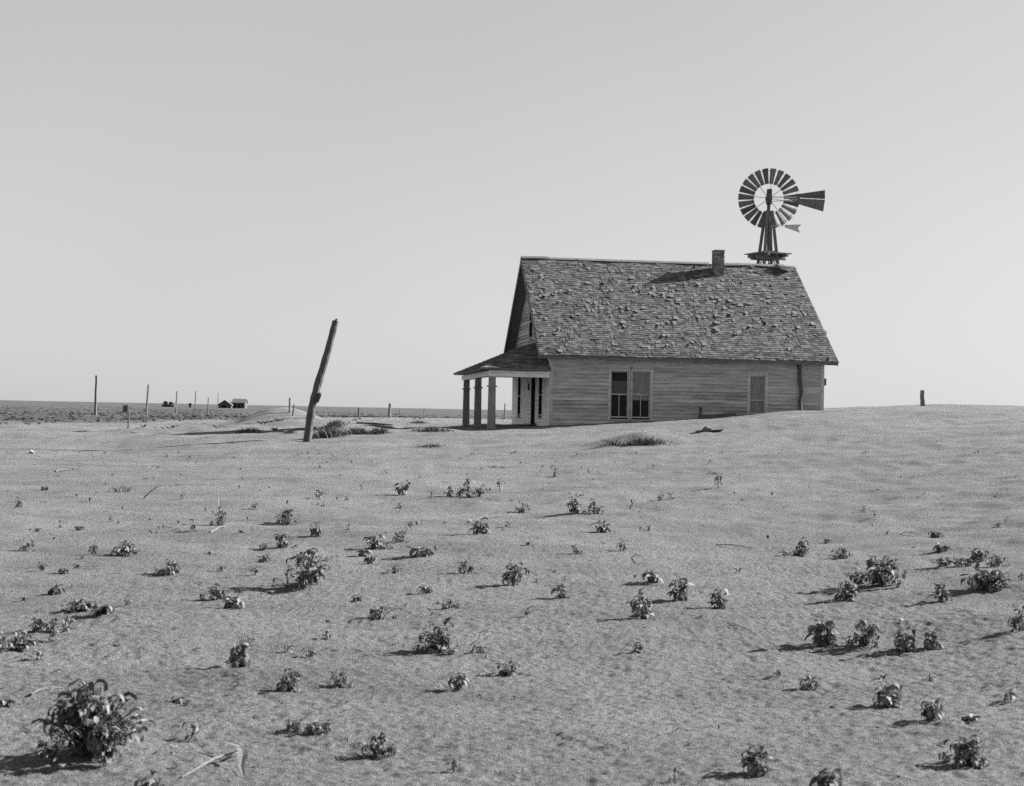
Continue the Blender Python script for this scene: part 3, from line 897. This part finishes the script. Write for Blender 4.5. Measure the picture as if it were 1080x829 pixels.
def plant(px, py, wpx, hpx, style, label, name='wilted_plant', cat='plant', group='wilted seedlings on the sand'):
    b, d = hit(px, py)
    s = d / F; w, h = wpx * s * 1.5, hpx * s * 1.08
    b.z -= .004
    o = thing(name, b, label, cat, group)
    rs = random.Random(int(px * 131 + py * 17))
    st = MB(); lf = MB(); dr = MB()
    def one(cx, cy, hh, rad, nl, ns, straight=False, lowness=0.0):
        tips = []
        for k in range(ns):
            a = rs.uniform(0, 2 * PI); lr = (rs.uniform(0, .92) ** .7 if style in 'bm' else rs.uniform(.02, .5)) * (0 if ns == 1 and straight else 1)
            lean = lr * rad
            tx, ty = cx + lean * math.cos(a), cy + lean * math.sin(a) * .8
            hs = hh * rs.uniform(.62, .9) * math.sqrt(max(.12, 1 - lr * lr))
            p0, p1, p2 = Vector((cx + rs.uniform(-.1, .1) * rad, cy, -.02)), Vector((cx + (tx - cx) * .35 + rs.uniform(-.06, .06) * rad, cy + (ty - cy) * .35, hs * .6)), Vector((tx, ty, hs))
            rr = max(.0018, .013 * hh)
            st.tube([p0, p1, p2], [rr, rr * .8, rr * .5], 5)
            tips.append((p0, p1, p2))
        for k in range(nl):
            p0, p1, p2 = rs.choice(tips)
            f = rs.uniform(.12, 1)
            base = (p0.lerp(p1, f * 2) if f < .5 else p1.lerp(p2, f * 2 - 1)) if not straight else p0.lerp(p2, rs.uniform(.35, 1) if rs.random() < .7 else rs.uniform(.1, .5))
            az = rs.uniform(0, 2 * PI)
            if style in 'bm' and rs.random() < .5: az = math.atan2(base.y - cy + rs.gauss(0, .2) * rad, base.x - cx + rs.gauss(0, .2) * rad)
            ln = rad * (rs.uniform(.25, .62) if style in 'bm' else rs.uniform(.5, 1.1))
            if wpx > 70: ln *= .62
            if lowness: ln *= 1.1
            rise = rs.uniform(-.2, 1.0) if not lowness else rs.uniform(.0, .7)
            droop = rs.uniform(1.4, 3.4)
            wd = ln * rs.uniform(.24, .46)
            dry = rs.random() < (.75 if style == 'p' else .11)
            leaf(dr if dry else lf, base, az, ln, wd, rise, droop, rs.random(), rs.uniform(-.4, .8), rs.uniform(-.9, .9), .4 if straight or style == 's' else (.25 if rs.random() < .5 else 0), .002)
    if style == 'b':      # dense bush
        nl = int(max(90, 30 + wpx * 4.5)) + (380 if wpx > 70 else 0)
        one(0, 0, h, w * .42, int(nl * .6), max(8, nl // 16))
        for q in range(3):      # lower side tufts, so that no two bushes share an outline
            a = rs.uniform(0, 2 * PI); k_ = rs.uniform(.25, .62)
            one(math.cos(a) * w * .36, math.sin(a) * w * .25, h * k_, w * rs.uniform(.18, .28), int(nl * .16), 4)
    elif style == 'm':    # mass of several joined tufts
        k = max(2, int(w / h * 1.6))
        for i in range(k):
            c = (-.5 + (i + .5) / k) * w * .8
            one(c, rs.uniform(-.15, .15) * w, h * rs.uniform(.7, 1), max(h * .6, w / k * .6), int(36 + 200 * min(1, wpx / 120) / k * 2), 6)
    elif style == 'd':    # single stem umbrella of hanging leaves
        one(0, 0, h * 1.05, w * .44, int(30 + wpx * 1.0), 4 if wpx < 16 else 6, True)
    elif style == 'l':    # low
        one(0, 0, h * .9, w * .42, int(26 + wpx * .9), 5, False, 1)
    elif style == 'p':
        one(0, 0, h, w * .42, int(18 + wpx * .5), 4)
    else:                 # sprout
        one(0, 0, h, max(w * .42, h * .35), 14 + int(wpx * .5), 4)
    if not lf.v and not dr.v: return
    st.build('stem', M['stem'], o)
    if lf.v: lf.build('foliage', M['leaf'], o, smooth=True)
    if dr.v: dr.build('dry_leaves' if lf.v else 'foliage', M['dryleaf'], o, smooth=True)
    return o


PLANTS = [
 # big and mid-sized first; later labels lean on these landmarks
 (97, 795, 100, 84, 'b', 'biggest wilted plant of all, bushy, nearest the camera'),
 (324, 618, 40, 48, 'b', 'second tallest bushy wilted plant, heaped up on its own sand hump'),
 (930, 617, 44, 36, 'b', 'large dense bush of wilted leaves below the dune crest post'),
 (1022, 807, 46, 34, 'b', 'dome-shaped wilted plant like an overturned bowl, in the near corner'),
 (797, 816, 34, 30, 'd', 'umbrella-shaped near plant on one stem with a pale hanging leaf'),
 (914, 681, 32, 34, 'b', 'darkest dense plant in the middle of the row of four'),
 (866, 681, 32, 31, 'd', 'tall thin-stemmed plant with hanging leaves at the end of the row of four'),
 (955, 686, 26, 29, 'd', 'plant with round arching leaves beside the darkest dense plant'),
 (983, 684, 24, 23, 'd', 'sparse drooping plant at the outer end of the row of four'),
 (1038, 621, 44, 23, 'b', 'broad dark spiky plant just in front of the mat of three clumps'),
 (1005, 598, 32, 16, 'm', 'low wide dark clump at the near side of the mat of clumps'),
 (1029, 590, 26, 18, 'b', 'upper bushy clump at the top of the mat of clumps'),
 (1053, 597, 20, 14, 'b', 'outermost smaller clump of the mat beside the frame edge'),
 (993, 634, 20, 23, 'd', 'thin forked drooping plant between the large dense bush and the spiky plant'),
 (843, 587, 26, 19, 'b', 'compact round plant with long shadow beside an upright pale straw'),
 (887, 589, 20, 13, 'b', 'low round plant between the upright pale straw and the large dense bush'),
 (891, 633, 24, 23, 'd', 'drooping plant with a long double shadow just before the large dense bush'),
 (1076, 665, 22, 26, 'd', 'plant cut by the frame edge, level with the row of four'),
 (936, 745, 32, 27, 'd', 'leaning thin-stemmed plant with pale lit leaves, nearer than the row of four'),
 (983, 758, 26, 25, 'd', 'upright plant with bright top leaves above the dome-shaped plant'),
 (853, 726, 20, 15, 'd', 'small arch-legged plant below the tall thin-stemmed plant of the row'),
 (718, 633, 24, 28, 'd', 'tall umbrella plant with curled round leaves, first of the middle trio'),
 (677, 652, 25, 24, 'd', 'umbrella plant with one bright hanging leaf, nearest of the middle trio'),
 (757, 641, 20, 23, 'd', 'thin-stemmed plant with clustered top leaves, last of the middle trio'),
 (541, 618, 26, 28, 'd', 'tall drooping plant directly below the porch posts in the mid field'),
 (592, 631, 17, 16, 'd', 'bent-stemmed plant with a round head and long trailing shadow'),
 (461, 688, 40, 30, 'b', 'wide bushy plant with a dark hollow and pale tips, alone mid-field'),
 (482, 729, 22, 21, 'd', 'looped-leaf plant nearer than the wide bushy hollow plant'),
 (397, 798, 36, 27, 'b', 'dark bushy near plant with pale blades flaring to one side'),
 (478, 814, 18, 20, 's', 'small curled near plant with one upright tip close to the frame bottom'),
 (304, 728, 28, 23, 'd', 'two-legged drooping plant, one of a near pair with long shadows'),
 (357, 724, 22, 21, 'b', 'more upright plant of the near pair with long shadows'),
 (322, 774, 42, 21, 'm', 'flattened double plant lying low, below the near pair'),
 (253, 703, 30, 30, 'd', 'plant with stout white lit stem and one big dark round leaf'),
 (202, 780, 24, 19, 's', 'faint forked seedling between the biggest plant and the fallen pale stalk'),
 (226, 632, 24, 19, 'b', 'dark low plant with an arched leaf beside a pale dry one'),
 (246, 642, 28, 15, 'p', 'pale dry collapsed plant beside the dark low arched one'),
 (179, 606, 26, 20, 'b', 'round dome plant with a long straight shadow, alone'),
 (131, 586, 27, 18, 'b', 'bushy wide plant with a lit white tip and tapering shadow'),
 (27, 581, 20, 14, 's', 'double-headed seedling near the frame edge with white lit tip'),
 (45, 602, 14, 11, 's', 'open curly seedling just in front of the double-headed one'),
 (68, 605, 13, 7, 'l', 'flattened dark seedling beside the open curly one'),
 (98, 585, 10, 11, 'd', 'little umbrella seedling between the curly seedling and the bushy wide plant'),
 (88, 645, 30, 17, 'b', 'upper dark plant of the diagonal strip of plants'),
 (106, 648, 24, 12, 'l', 'low feathery plant at the upper end of the diagonal strip'),
 (54, 666, 36, 21, 'm', 'spreading plant in the middle of the diagonal strip'),
 (56, 676, 15, 13, 's', 'small plant hanging just below the middle of the diagonal strip'),
 (10, 686, 34, 30, 'm', 'tangled plant at the frame edge end of the diagonal strip'),
 (39, 696, 14, 13, 's', 'small lone plant under the frame end of the diagonal strip'),
 (57, 627, 18, 9, 'l', 'flat looped seedling above the diagonal strip'),
 (230, 554, 16, 22, 'b', 'tall dark leafy plant with an upright white straw on top'),
 (205, 561, 13, 12, 's', 'ragged low plant in the shadow of the white-strawed plant'),
 (302, 552, 24, 24, 'b', 'tall round-headed plant toward the leaning post with bright lit side'),
 (297, 577, 20, 19, 'b', 'dark plant with a bright drooping leaf behind the heaped-up plant'),
 (333, 566, 16, 14, 'd', 'three-leaved umbrella plant touching the top of the heaped-up plant'),
 (279, 592, 17, 9, 'l', 'low crouching plant with black hollow beside the heaped-up plant'),
 (269, 607, 11, 10, 's', 'square little plant beside a pale curl near the heaped-up plant'),
 (279, 579, 10, 7, 'l', 'tiny flat plant in front of the plant with a bright drooping leaf'),
 (397, 578, 30, 19, 'b', 'dome plant with a dark cave-like hollow, one of a touching pair'),
 (423, 571, 17, 15, 'b', 'curly plant touching the cave-like dome plant'),
 (383, 587, 12, 8, 'l', 'small plant just in front of the cave-like dome plant, upper of two'),
 (391, 593, 12, 8, 'l', 'small plant just in front of the cave-like dome plant, lower of two'),
 (415, 604, 15, 14, 'b', 'small tight egg-shaped plant with lit edge, below the cave-like dome'),
 (446, 587, 24, 9, 'l', 'long low flattened plant beyond the egg-shaped one'),
 (490, 604, 18, 15, 's', 'loose white-flecked plant between the low flat one and the tall mid-field plant'),
 (402, 652, 26, 16, 'b', 'round plant with curled leaf and pale side, mid-field above the near pair'),
 (474, 642, 20, 14, 'b', 'round-topped plant with bright tips and detached dark shadow'),
 (449, 626, 15, 9, 'l', 'low wedge-shaped plant above the round-topped bright-tipped plant'),
 (377, 634, 11, 6, 'l', 'tiny dark wedge plant above the curled round plant'),
 (508, 688, 14, 9, 'p', 'faint pale plant beside the wide bushy hollow plant'),
 (534, 712, 20, 14, 'd', 'curled plant with a long thin shadow beyond the looped-leaf plant'),
 (555, 651, 12, 12, 's', 'bent sprout below the tall drooping mid-field plant'),
 (674, 687, 15, 11, 'p', 'faint pale sprout below the middle trio'),
 (689, 615, 24, 17, 'p', 'pale dried plant with bent straws, above the middle trio'),
 (507, 563, 21, 14, 'd', 'spider-like plant with arching legs below the mound of plants'),
 (536, 556, 8, 7, 's', 'dark little sprout beside the spider-like plant'),
 (490, 524, 34, 16, 'm', 'spread of plants crowning the small sand mound'),
 (493, 520, 9, 20, 's', 'upright stem rising highest on the small sand mound'),
 (425, 522, 19, 15, 's', 'sparse three-headed plant between the sand mound and leaning post'),
 (422, 536, 9, 8, 's', 'small slanted sprout below the sparse three-headed plant'),
 (527, 519, 7, 16, 's', 'slim upright sprout standing beside the small sand mound'),
 (551, 540, 15, 13, 'b', 'small round plant below the porch, beside two bigger ones'),
 (605, 542, 17, 20, 'd', 'taller split-headed plant of the two below the house corner'),
 (627, 541, 18, 18, 'b', 'round full plant of the two below the house corner'),
 (637, 561, 17, 11, 'd', 'plant with fingers of hanging leaves under the round full one'),
 (684, 560, 8, 8, 's', 'tiny zigzag sprout alone below the double window'),
 (607, 584, 13, 11, 'b', 'small knob-like plant with a thick black shadow'),
 (655, 581, 13, 11, 's', 'bristly small plant beside the knob-like one'),
 (558, 574, 7, 5, 'l', 'little shark-fin shaped sprout near the knob-like plant'),
 (696, 528, 9, 7, 's', 'two-stemmed sprout in the pair below the double window'),
 (707, 527, 9, 8, 's', 'single-stemmed sprout in the pair below the double window'),
 (585, 503, 10, 13, 's', 'fine wispy sprig under the house corner'),
 (757, 515, 8, 18, 's', 'tall wispy sprig below the narrow window'),
 (872, 572, 9, 6, 'l', 'low lump of leaves just behind the upright pale straw'),
 (993, 581, 18, 7, 'l', 'low spiky tuft at the back of the mat of clumps'),
 (987, 567, 13, 7, 'l', 'slanted flat tuft behind the mat of clumps'),
 (1077, 612, 12, 9, 's', 'small tuft at the frame edge beyond the spiky plant'),
 (911, 540, 7, 8, 's', 'pair of thread-like sprouts on the bare dune slope'),
 (922, 547, 5, 9, 's', 'pin-headed single sprout on the bare dune slope'),
 (1053, 555, 8, 6, 's', 'two tiny pegs of sprouts high on the slope near the edge'),
 (1061, 550, 5, 7, 's', 'single pin sprout just beyond the two tiny pegs'),
 (980, 718, 13, 11, 's', 'small dark sprout in front of the outer end of the row of four'),
 (1066, 740, 18, 14, 's', 'scraggly plant near the frame edge with its shadow streaming away'),
 (1024, 760, 18, 5, 'l', 'flat dark tuft pressed on sand above the dome-shaped plant'),
 (822, 714, 10, 9, 'p', 'faint pale seedling beside the small arch-legged plant'),
 (711, 824, 14, 20, 's', 'dark twiggy seedling at the frame bottom by the umbrella-shaped plant'),
 (874, 838, 34, 26, 'd', 'plant with a white leaf cut off by the frame bottom'),
 (162, 840, 32, 30, 's', 'spiky plant cut off by the frame bottom beside the biggest plant'),
 (188, 740, 16, 7, 'l', 'small black bristly tuft between the biggest plant and stout-stemmed plant'),
 (6, 745, 18, 10, 'l', 'flat leaf tuft at the frame edge beyond the biggest plant'),
 (303, 688, 13, 11, 's', 'small dark plant heading the scatter of three small ones'),
 (327, 693, 14, 8, 'l', 'flat pale plant in the middle of the scatter of three small ones'),
 (345, 674, 12, 10, 's', 'curly plant farthest back in the scatter of three small ones'),
 (135, 639, 10, 8, 's', 'tiny three-pointed sprout between the diagonal strip and dome plant'),
 (25, 634, 8, 6, 'l', 'tiny dark tuft above the frame end of the diagonal strip'),
 (20, 536, 12, 11, 's', 'pair of dark leaf sprouts beyond the double-headed seedling'),
 (336, 526, 13, 10, 's', 'dark two-part plant nearest the foot of the leaning post'),
 (341, 534, 6, 6, 's', 'tiny slanted sprout under the two-part plant near the post'),
 (270, 537, 9, 8, 's', 'small plant with white fleck between the strawed plant and round-headed plant'),
 (192, 527, 7, 10, 's', 'small upright plant behind the white-strawed plant'),
 (367, 559, 7, 8, 's', 'small upright sprout behind the cave-like dome plant'),
 (366, 528, 6, 6, 's', 'tiny sprout between the two-part plant and three-headed plant'),
 (381, 517, 5, 8, 's', 'tiny stalk behind the three-headed plant'),
 (81, 524, 5, 7, 's', 'tiny dark stalk in front of the dry twig heap'),
 (95, 529, 5, 6, 's', 'tiny arrow-shaped sprout nearest the dry twig heap'),
 (48, 517, 10, 6, 's', 'row of three tiny leaf tips beside the dry twig heap'),
 (40, 560, 7, 5, 'l', 'tiny tilted leaf sprout above the open curly seedling'),
 (64, 557, 5, 5, 's', 'tiny round dot-like sprout above the little umbrella seedling'),
 (84, 559, 9, 5, 'l', 'tiny flat sprout behind the little umbrella seedling'),
 (117, 550, 6, 6, 's', 'tiny sprout behind the bushy wide plant'),
 (234, 602, 9, 7, 's', 'tiny three-spiked sprout beyond the dome plant'),
 (222, 585, 6, 4, 'l', 'tiny dark dot of leaves between dome plant and crouching plant'),
 (255, 562, 7, 4, 'l', 'tiny wedge of leaf beside the white-strawed plant'),
 (428, 642, 7, 7, 's', 'fine hooked sprout beside the curled round mid-field plant'),
 (507, 735, 7, 5, 's', 'tiny tilted leaf beyond the looped-leaf plant'),
 (566, 615, 8, 6, 's', 'slanted twiggy sprout between the tall drooping plant and bent-stemmed plant'),
 (82, 598, 8, 5, 'l', 'small black leaf knot behind the flattened dark seedling'),
 (433, 557, 9, 8, 's', 'sprig rising behind the curly plant of the touching pair'),
 (455, 526, 5, 10, 's', 'thin stalk just off the small sand mound'),
]
for p in PLANTS: plant(*p)


def brush(px, py, wpx, hpx, n, label, depth=.5, twigs=False, name='dry_brush'):
    b, d = hit(px, py); s = d / F; w, h = wpx * s, hpx * s * .72
    o = thing(name, b, label, 'brush', 'dry brush clumps caught in the drifts')
    m = MB()
    for i in range(n):
        x = random.gauss(0, .24) * w; y = random.gauss(0, .3) * depth
        env = math.exp(-(x / w * 2.2) ** 2)
        z0 = gz(b.x + x, b.y + y) - b.z
        hh = h * env * random.uniform(.3, 1.05) * (1 if not twigs else .9)
        a = random.uniform(0, 2 * PI); le = hh * random.uniform(.4, 2.6 if not twigs else 3.5)
        p0 = Vector((x, y, z0 - .02)); p2 = p0 + Vector((math.cos(a) * le, math.sin(a) * le * .5, hh + .02)); p1 = p0.lerp(p2, .5) + Vector((0, 0, hh * random.uniform(.05, .35)))
        t = (.005 if not twigs else .003) + .003 * random.random()
        s_ = Vector((-math.sin(a), math.cos(a), 0)) * t
        if abs(math.sin(a)) > .7: s_ = Vector((t, 0, 0))
        m.add([p0 - s_, p0 + s_, p1 + s_, p1 - s_, p2], [(0, 1, 2, 3), (3, 2, 4)], random.random())
    m.build('twigs' if twigs else 'foliage', M['straw'] if not twigs else M['twig'], o)


brush(345, 461, 40, 15, 900, 'thickest dry brush at the foot of the leaning post', .7)
brush(375, 458, 30, 11, 600, 'dry brush in the middle of the drift behind the leaning post', .7)
brush(398, 457, 26, 10, 450, 'thin end of the brush drift farthest from the leaning post', .6)
brush(352, 449, 26, 9, 350, 'brush on the small hump behind the leaning post', .7)
brush(456, 455, 50, 8, 420, 'low dark brush line between leaning post and porch', .5)
brush(455, 471, 34, 5, 160, 'faint flat brush streak below the porch', .4)
brush(678, 469, 62, 12, 480, 'tumbled dry grass heap on the slope below the double window', .45)
brush(645, 470, 26, 14, 90, 'wispy pale grass beside the tumbled grass heap', .3)
brush(262, 456, 34, 7, 420, 'dark brush edging the drift between leaning post and mailbox', .7)
brush(305, 457, 14, 6, 160, 'small dark brush tuft just outside the leaning post', .4)
brush(440, 446, 24, 4, 160, 'thin brush line on the flat behind the fallen rail', .6)
brush(525, 493, 30, 4, 130, 'flat twig scatter on the sand below the porch floor', .3, True)
brush(560, 449, 26, 6, 160, 'broken twigs and dirt heaped at the house corner', .4, True)
brush(128, 519, 34, 14, 60, 'heap of dark dry twigs on the open sand', .3, True, 'twig_heap')
brush(750, 500, 22, 4, 40, 'thin twig scatter on the slope below the narrow window', .2, True)


def stick(px0, py0, px1, py1, r, label, mt='twig', lift=.02, name='dry_stick', d=None, n=5):
    a, da = hit(px0, py0)
    b = hit(px1, py1)[0] if d is None else point(px1, py1, da + d)
    m = MB(); L_2 = (b - a)
    m.tube([L_2 * (i / n) + Vector((0, 0, lift * (0.4 + math.sin(PI * i / n)))) + Vector((random.uniform(-1, 1), random.uniform(-1, 1), 0)) * L_2.length * .02 for i in range(n + 1)], [r * (1 - .5 * i / n) for i in range(n + 1)], 6)
    o = m.build(name, M[mt]); o.location = a
    tag(o, label, 'stick', 'dry sticks on the sand')


stick(59, 498, 71, 496.5, .022, 'dark straight stick lying beyond the dry twig heap')
stick(152, 525, 168, 513, .010, 'slanting thin stick beside the dry twig heap', d=0)
stick(770, 661, 795, 668, .004, 'thin dark stick on bare sand beside the middle trio')
stick(755, 576.5, 795, 579.5, .006, 'bent dark stick on the slope below the narrow window')
stick(952, 563, 971, 565.5, .005, 'thin stick on bare sand beyond the large dense bush')
stick(230.5, 536, 230, 518, .007, 'upright white straw above the tall dark leafy plant', 'stone', 0, 'dry_stalk', d=0)
stick(861.5, 577, 863.5, 560, .006, 'upright pale straw between the two round plants', 'stone', 0, 'dry_stalk', d=0)
stick(665, 527, 680, 546, .005, 'long pale straw lying beyond the fingered plant', 'straw', .01, 'dry_stalk')
stick(671, 583, 682, 598, .005, 'pale straw propped on the pale dried plant', 'dryleaf', .02, 'dry_stalk')
stick(223, 562, 238, 556, .010, 'pale bent straw at the foot of the white-strawed plant', 'dryleaf', .02, 'dry_stalk')
stick(32, 735, 64, 727, .007, 'thin dark stick behind the biggest plant')
stick(495, 549, 530, 545, .006, 'thin arched stalk on the sand below the mound of plants', 'straw', .02, 'dry_stalk')
stick(500, 690, 520, 661, .004, 'fine curved stalk beside the wide bushy hollow plant', 'straw', .02, 'dry_stalk')
# fallen pale stalk with two bleached blades
b, _ = hit(250, 800)
o = thing('fallen_stalk', b, 'bleached stalk with two long pale blades fallen flat near the biggest plant', 'dry stalk')
m_ = MB()
q0, q1, q2, q3 = [hit(*p)[0] - b for p in ((258, 798), (192, 820), (230, 823), (226, 794))]
m_.tube([q0 + Vector((0, 0, .03)), q0.lerp(q1, .5) + Vector((0, 0, .04)), q1 + Vector((0, 0, .008))], [.007, .006, .003], 6)
m_.build('stalk', M['dryleaf'], o)
m_ = MB()
for q, wd in ((q2, .022), (q3, .014)):
    dirv = q - q0; az = math.atan2(dirv.y, dirv.x)
    leaf(m_, q0 + Vector((0, 0, .03)), az, dirv.length, wd * 2, .25, .5, .95, 0, .4)
m_.build('blade', M['dryleaf'], o)
for p in m_.t: pass

# ------------------------------------------------------------------ uncountable litter and far scrub
m_ = MB()
for i in range(1000):
    py = 478 + 345 * random.random() ** 2.6; px = random.uniform(-30, 1110)
    if px > 700 and random.random() < .5: continue
    b, d = hit(px, py)
    k = random.random(); a = random.uniform(0, 2 * PI)
    ln = random.uniform(.02, .09) * (1.4 if d > 18 else .7)
    if k < .55:
        p0 = b + Vector((0, 0, .004)); p2 = p0 + Vector((math.cos(a) * ln, math.sin(a) * ln, random.uniform(0, .02)))
        m_.bar(p0, p2, .004 + .003 * (d > 18), .004, random.random() * .5)
    else:
        for j in range(random.randint(1, 3)):
            a = random.uniform(0, 2 * PI); hh = random.uniform(.02, .09) if d > 14 else random.uniform(.010, .035)
            leaf(m_, b + Vector((random.gauss(0, .02), random.gauss(0, .02), 0)), a, hh, hh * .35, 1.2, random.uniform(.5, 2.4), random.random() * .35)
tag(m_.build('dry_litter', M['straw']), 'scattered bits of dry stalk and tiny sprouts over the sand', 'litter', kind='stuff')
m_ = MB()
for i in range(7600):
    d = 46 * (430 / 46) ** (random.random() ** .85)
    t = random.uniform(-.42, .12); x = t * d
    line = min(max(3.6 * x + 196, 84), 190)
    if d < line - 35 + 110 * random.random() and not (x < -6 and random.random() < .10): continue
    if random.random() < .5 and N[3](x / 14, d / 22) < -.05: continue
    z = gz(x, d); hh = random.uniform(.04, .15); w = hh * random.uniform(1.0, 2.2)
    for j in range(5):
        a = random.uniform(0, 2 * PI); p = Vector((x + random.gauss(0, .25) * w, d + random.gauss(0, .2), z - .03)); q = p + Vector((math.cos(a) * w, math.sin(a) * w, hh))
        s_ = Vector((.012 + d * .0001, 0, 0)); m_.add([p - s_ * 2, p + s_ * 2, q + s_, q - s_], [(0, 1, 2, 3)], random.random())
tag(m_.build('plain_grass', M['scrub']), 'dark dry grass and scrub over the far plain', 'grass', kind='stuff')

# ------------------------------------------------------------------ light, sky, camera
EL, AZ = math.radians(26.5), math.radians(20)        # sun low, off to one side and a little behind the house
tosun = Vector((math.cos(AZ) * math.cos(EL), math.sin(AZ) * math.cos(EL), math.sin(EL)))
sl = bpy.data.lights.new('sun', 'SUN'); sl.energy = 5.0; sl.angle = math.radians(.5); sl.color = (1, 1, 1)
so = bpy.data.objects.new('sun', sl); so.rotation_euler = tosun.to_track_quat('Z', 'Y').to_euler(); so.location = (60, 20, 40); col.objects.link(so)
w = bpy.data.worlds.new('World'); scene.world = w; w.use_nodes = True
nt = w.node_tree; n = nt.nodes; Lk = nt.links
sk = n.new('ShaderNodeTexSky'); sk.sky_type = 'NISHITA'; sk.sun_disc = False
sk.sun_elevation = EL; sk.sun_rotation = math.radians(90) - AZ; sk.air_density = 1.0; sk.dust_density = .5; sk.ozone_density = 1.0; sk.altitude = 900
sp = n.new('ShaderNodeSeparateColor'); Lk.new(sk.outputs[0], sp.inputs[0])
# a black and white film that sees mostly blue and green
def mul(sock, k):
    m = n.new('ShaderNodeMath'); m.operation = 'MULTIPLY'; Lk.new(sock, m.inputs[0]); m.inputs[1].default_value = k; return m.outputs[0]
def addn(a, b):
    m = n.new('ShaderNodeMath'); m.operation = 'ADD'; Lk.new(a, m.inputs[0]); Lk.new(b, m.inputs[1]); return m.outputs[0]
grey = addn(mul(sp.outputs[0], .30), mul(sp.outputs[2], .70))
pw_ = n.new('ShaderNodeMath'); pw_.operation = 'POWER'; Lk.new(grey, pw_.inputs[0]); pw_.inputs[1].default_value = .5; grey = pw_.outputs[0]   # shoulder of the film
tcw = n.new('ShaderNodeTexCoord'); nz = n.new('ShaderNodeTexNoise'); nz.inputs['Scale'].default_value = 2.5; nz.inputs['Detail'].default_value = 3
Lk.new(tcw.outputs['Generated'], nz.inputs['Vector'])
ma = n.new('ShaderNodeMath'); ma.operation = 'MULTIPLY_ADD'; Lk.new(nz.outputs['Fac'], ma.inputs[0]); ma.inputs[1].default_value = .16; ma.inputs[2].default_value = .92
mm_ = n.new('ShaderNodeMath'); mm_.operation = 'MULTIPLY'; Lk.new(grey, mm_.inputs[0]); Lk.new(ma.outputs[0], mm_.inputs[1]); grey = mm_.outputs[0]
cb = n.new('ShaderNodeCombineColor')
for i in range(3): Lk.new(grey, cb.inputs[i])
bg = n['Background']; Lk.new(cb.outputs[0], bg.inputs['Color']); bg.inputs['Strength'].default_value = .081

cd = bpy.data.cameras.new('camera'); cd.sensor_width = 36; cd.lens = 36 * F / 1080; cd.clip_start = .1; cd.clip_end = 20000
cd.dof.use_dof = True; cd.dof.focus_distance = 34; cd.dof.aperture_fstop = 6.3
co = bpy.data.objects.new('camera', cd); col.objects.link(co)
co.matrix_world = Matrix.Translation(CAM) @ CAMROT
scene.camera = co
scene.render.film_transparent = False
vs = scene.view_settings
vs.view_transform = 'Standard'; vs.look = 'None'; vs.gamma = 1; vs.exposure = 1.83; vs.use_curve_mapping = False
scene.cycles.max_bounces = 6
scene.cycles.use_denoising = False          # the fine grain of the sand must not be smoothed away
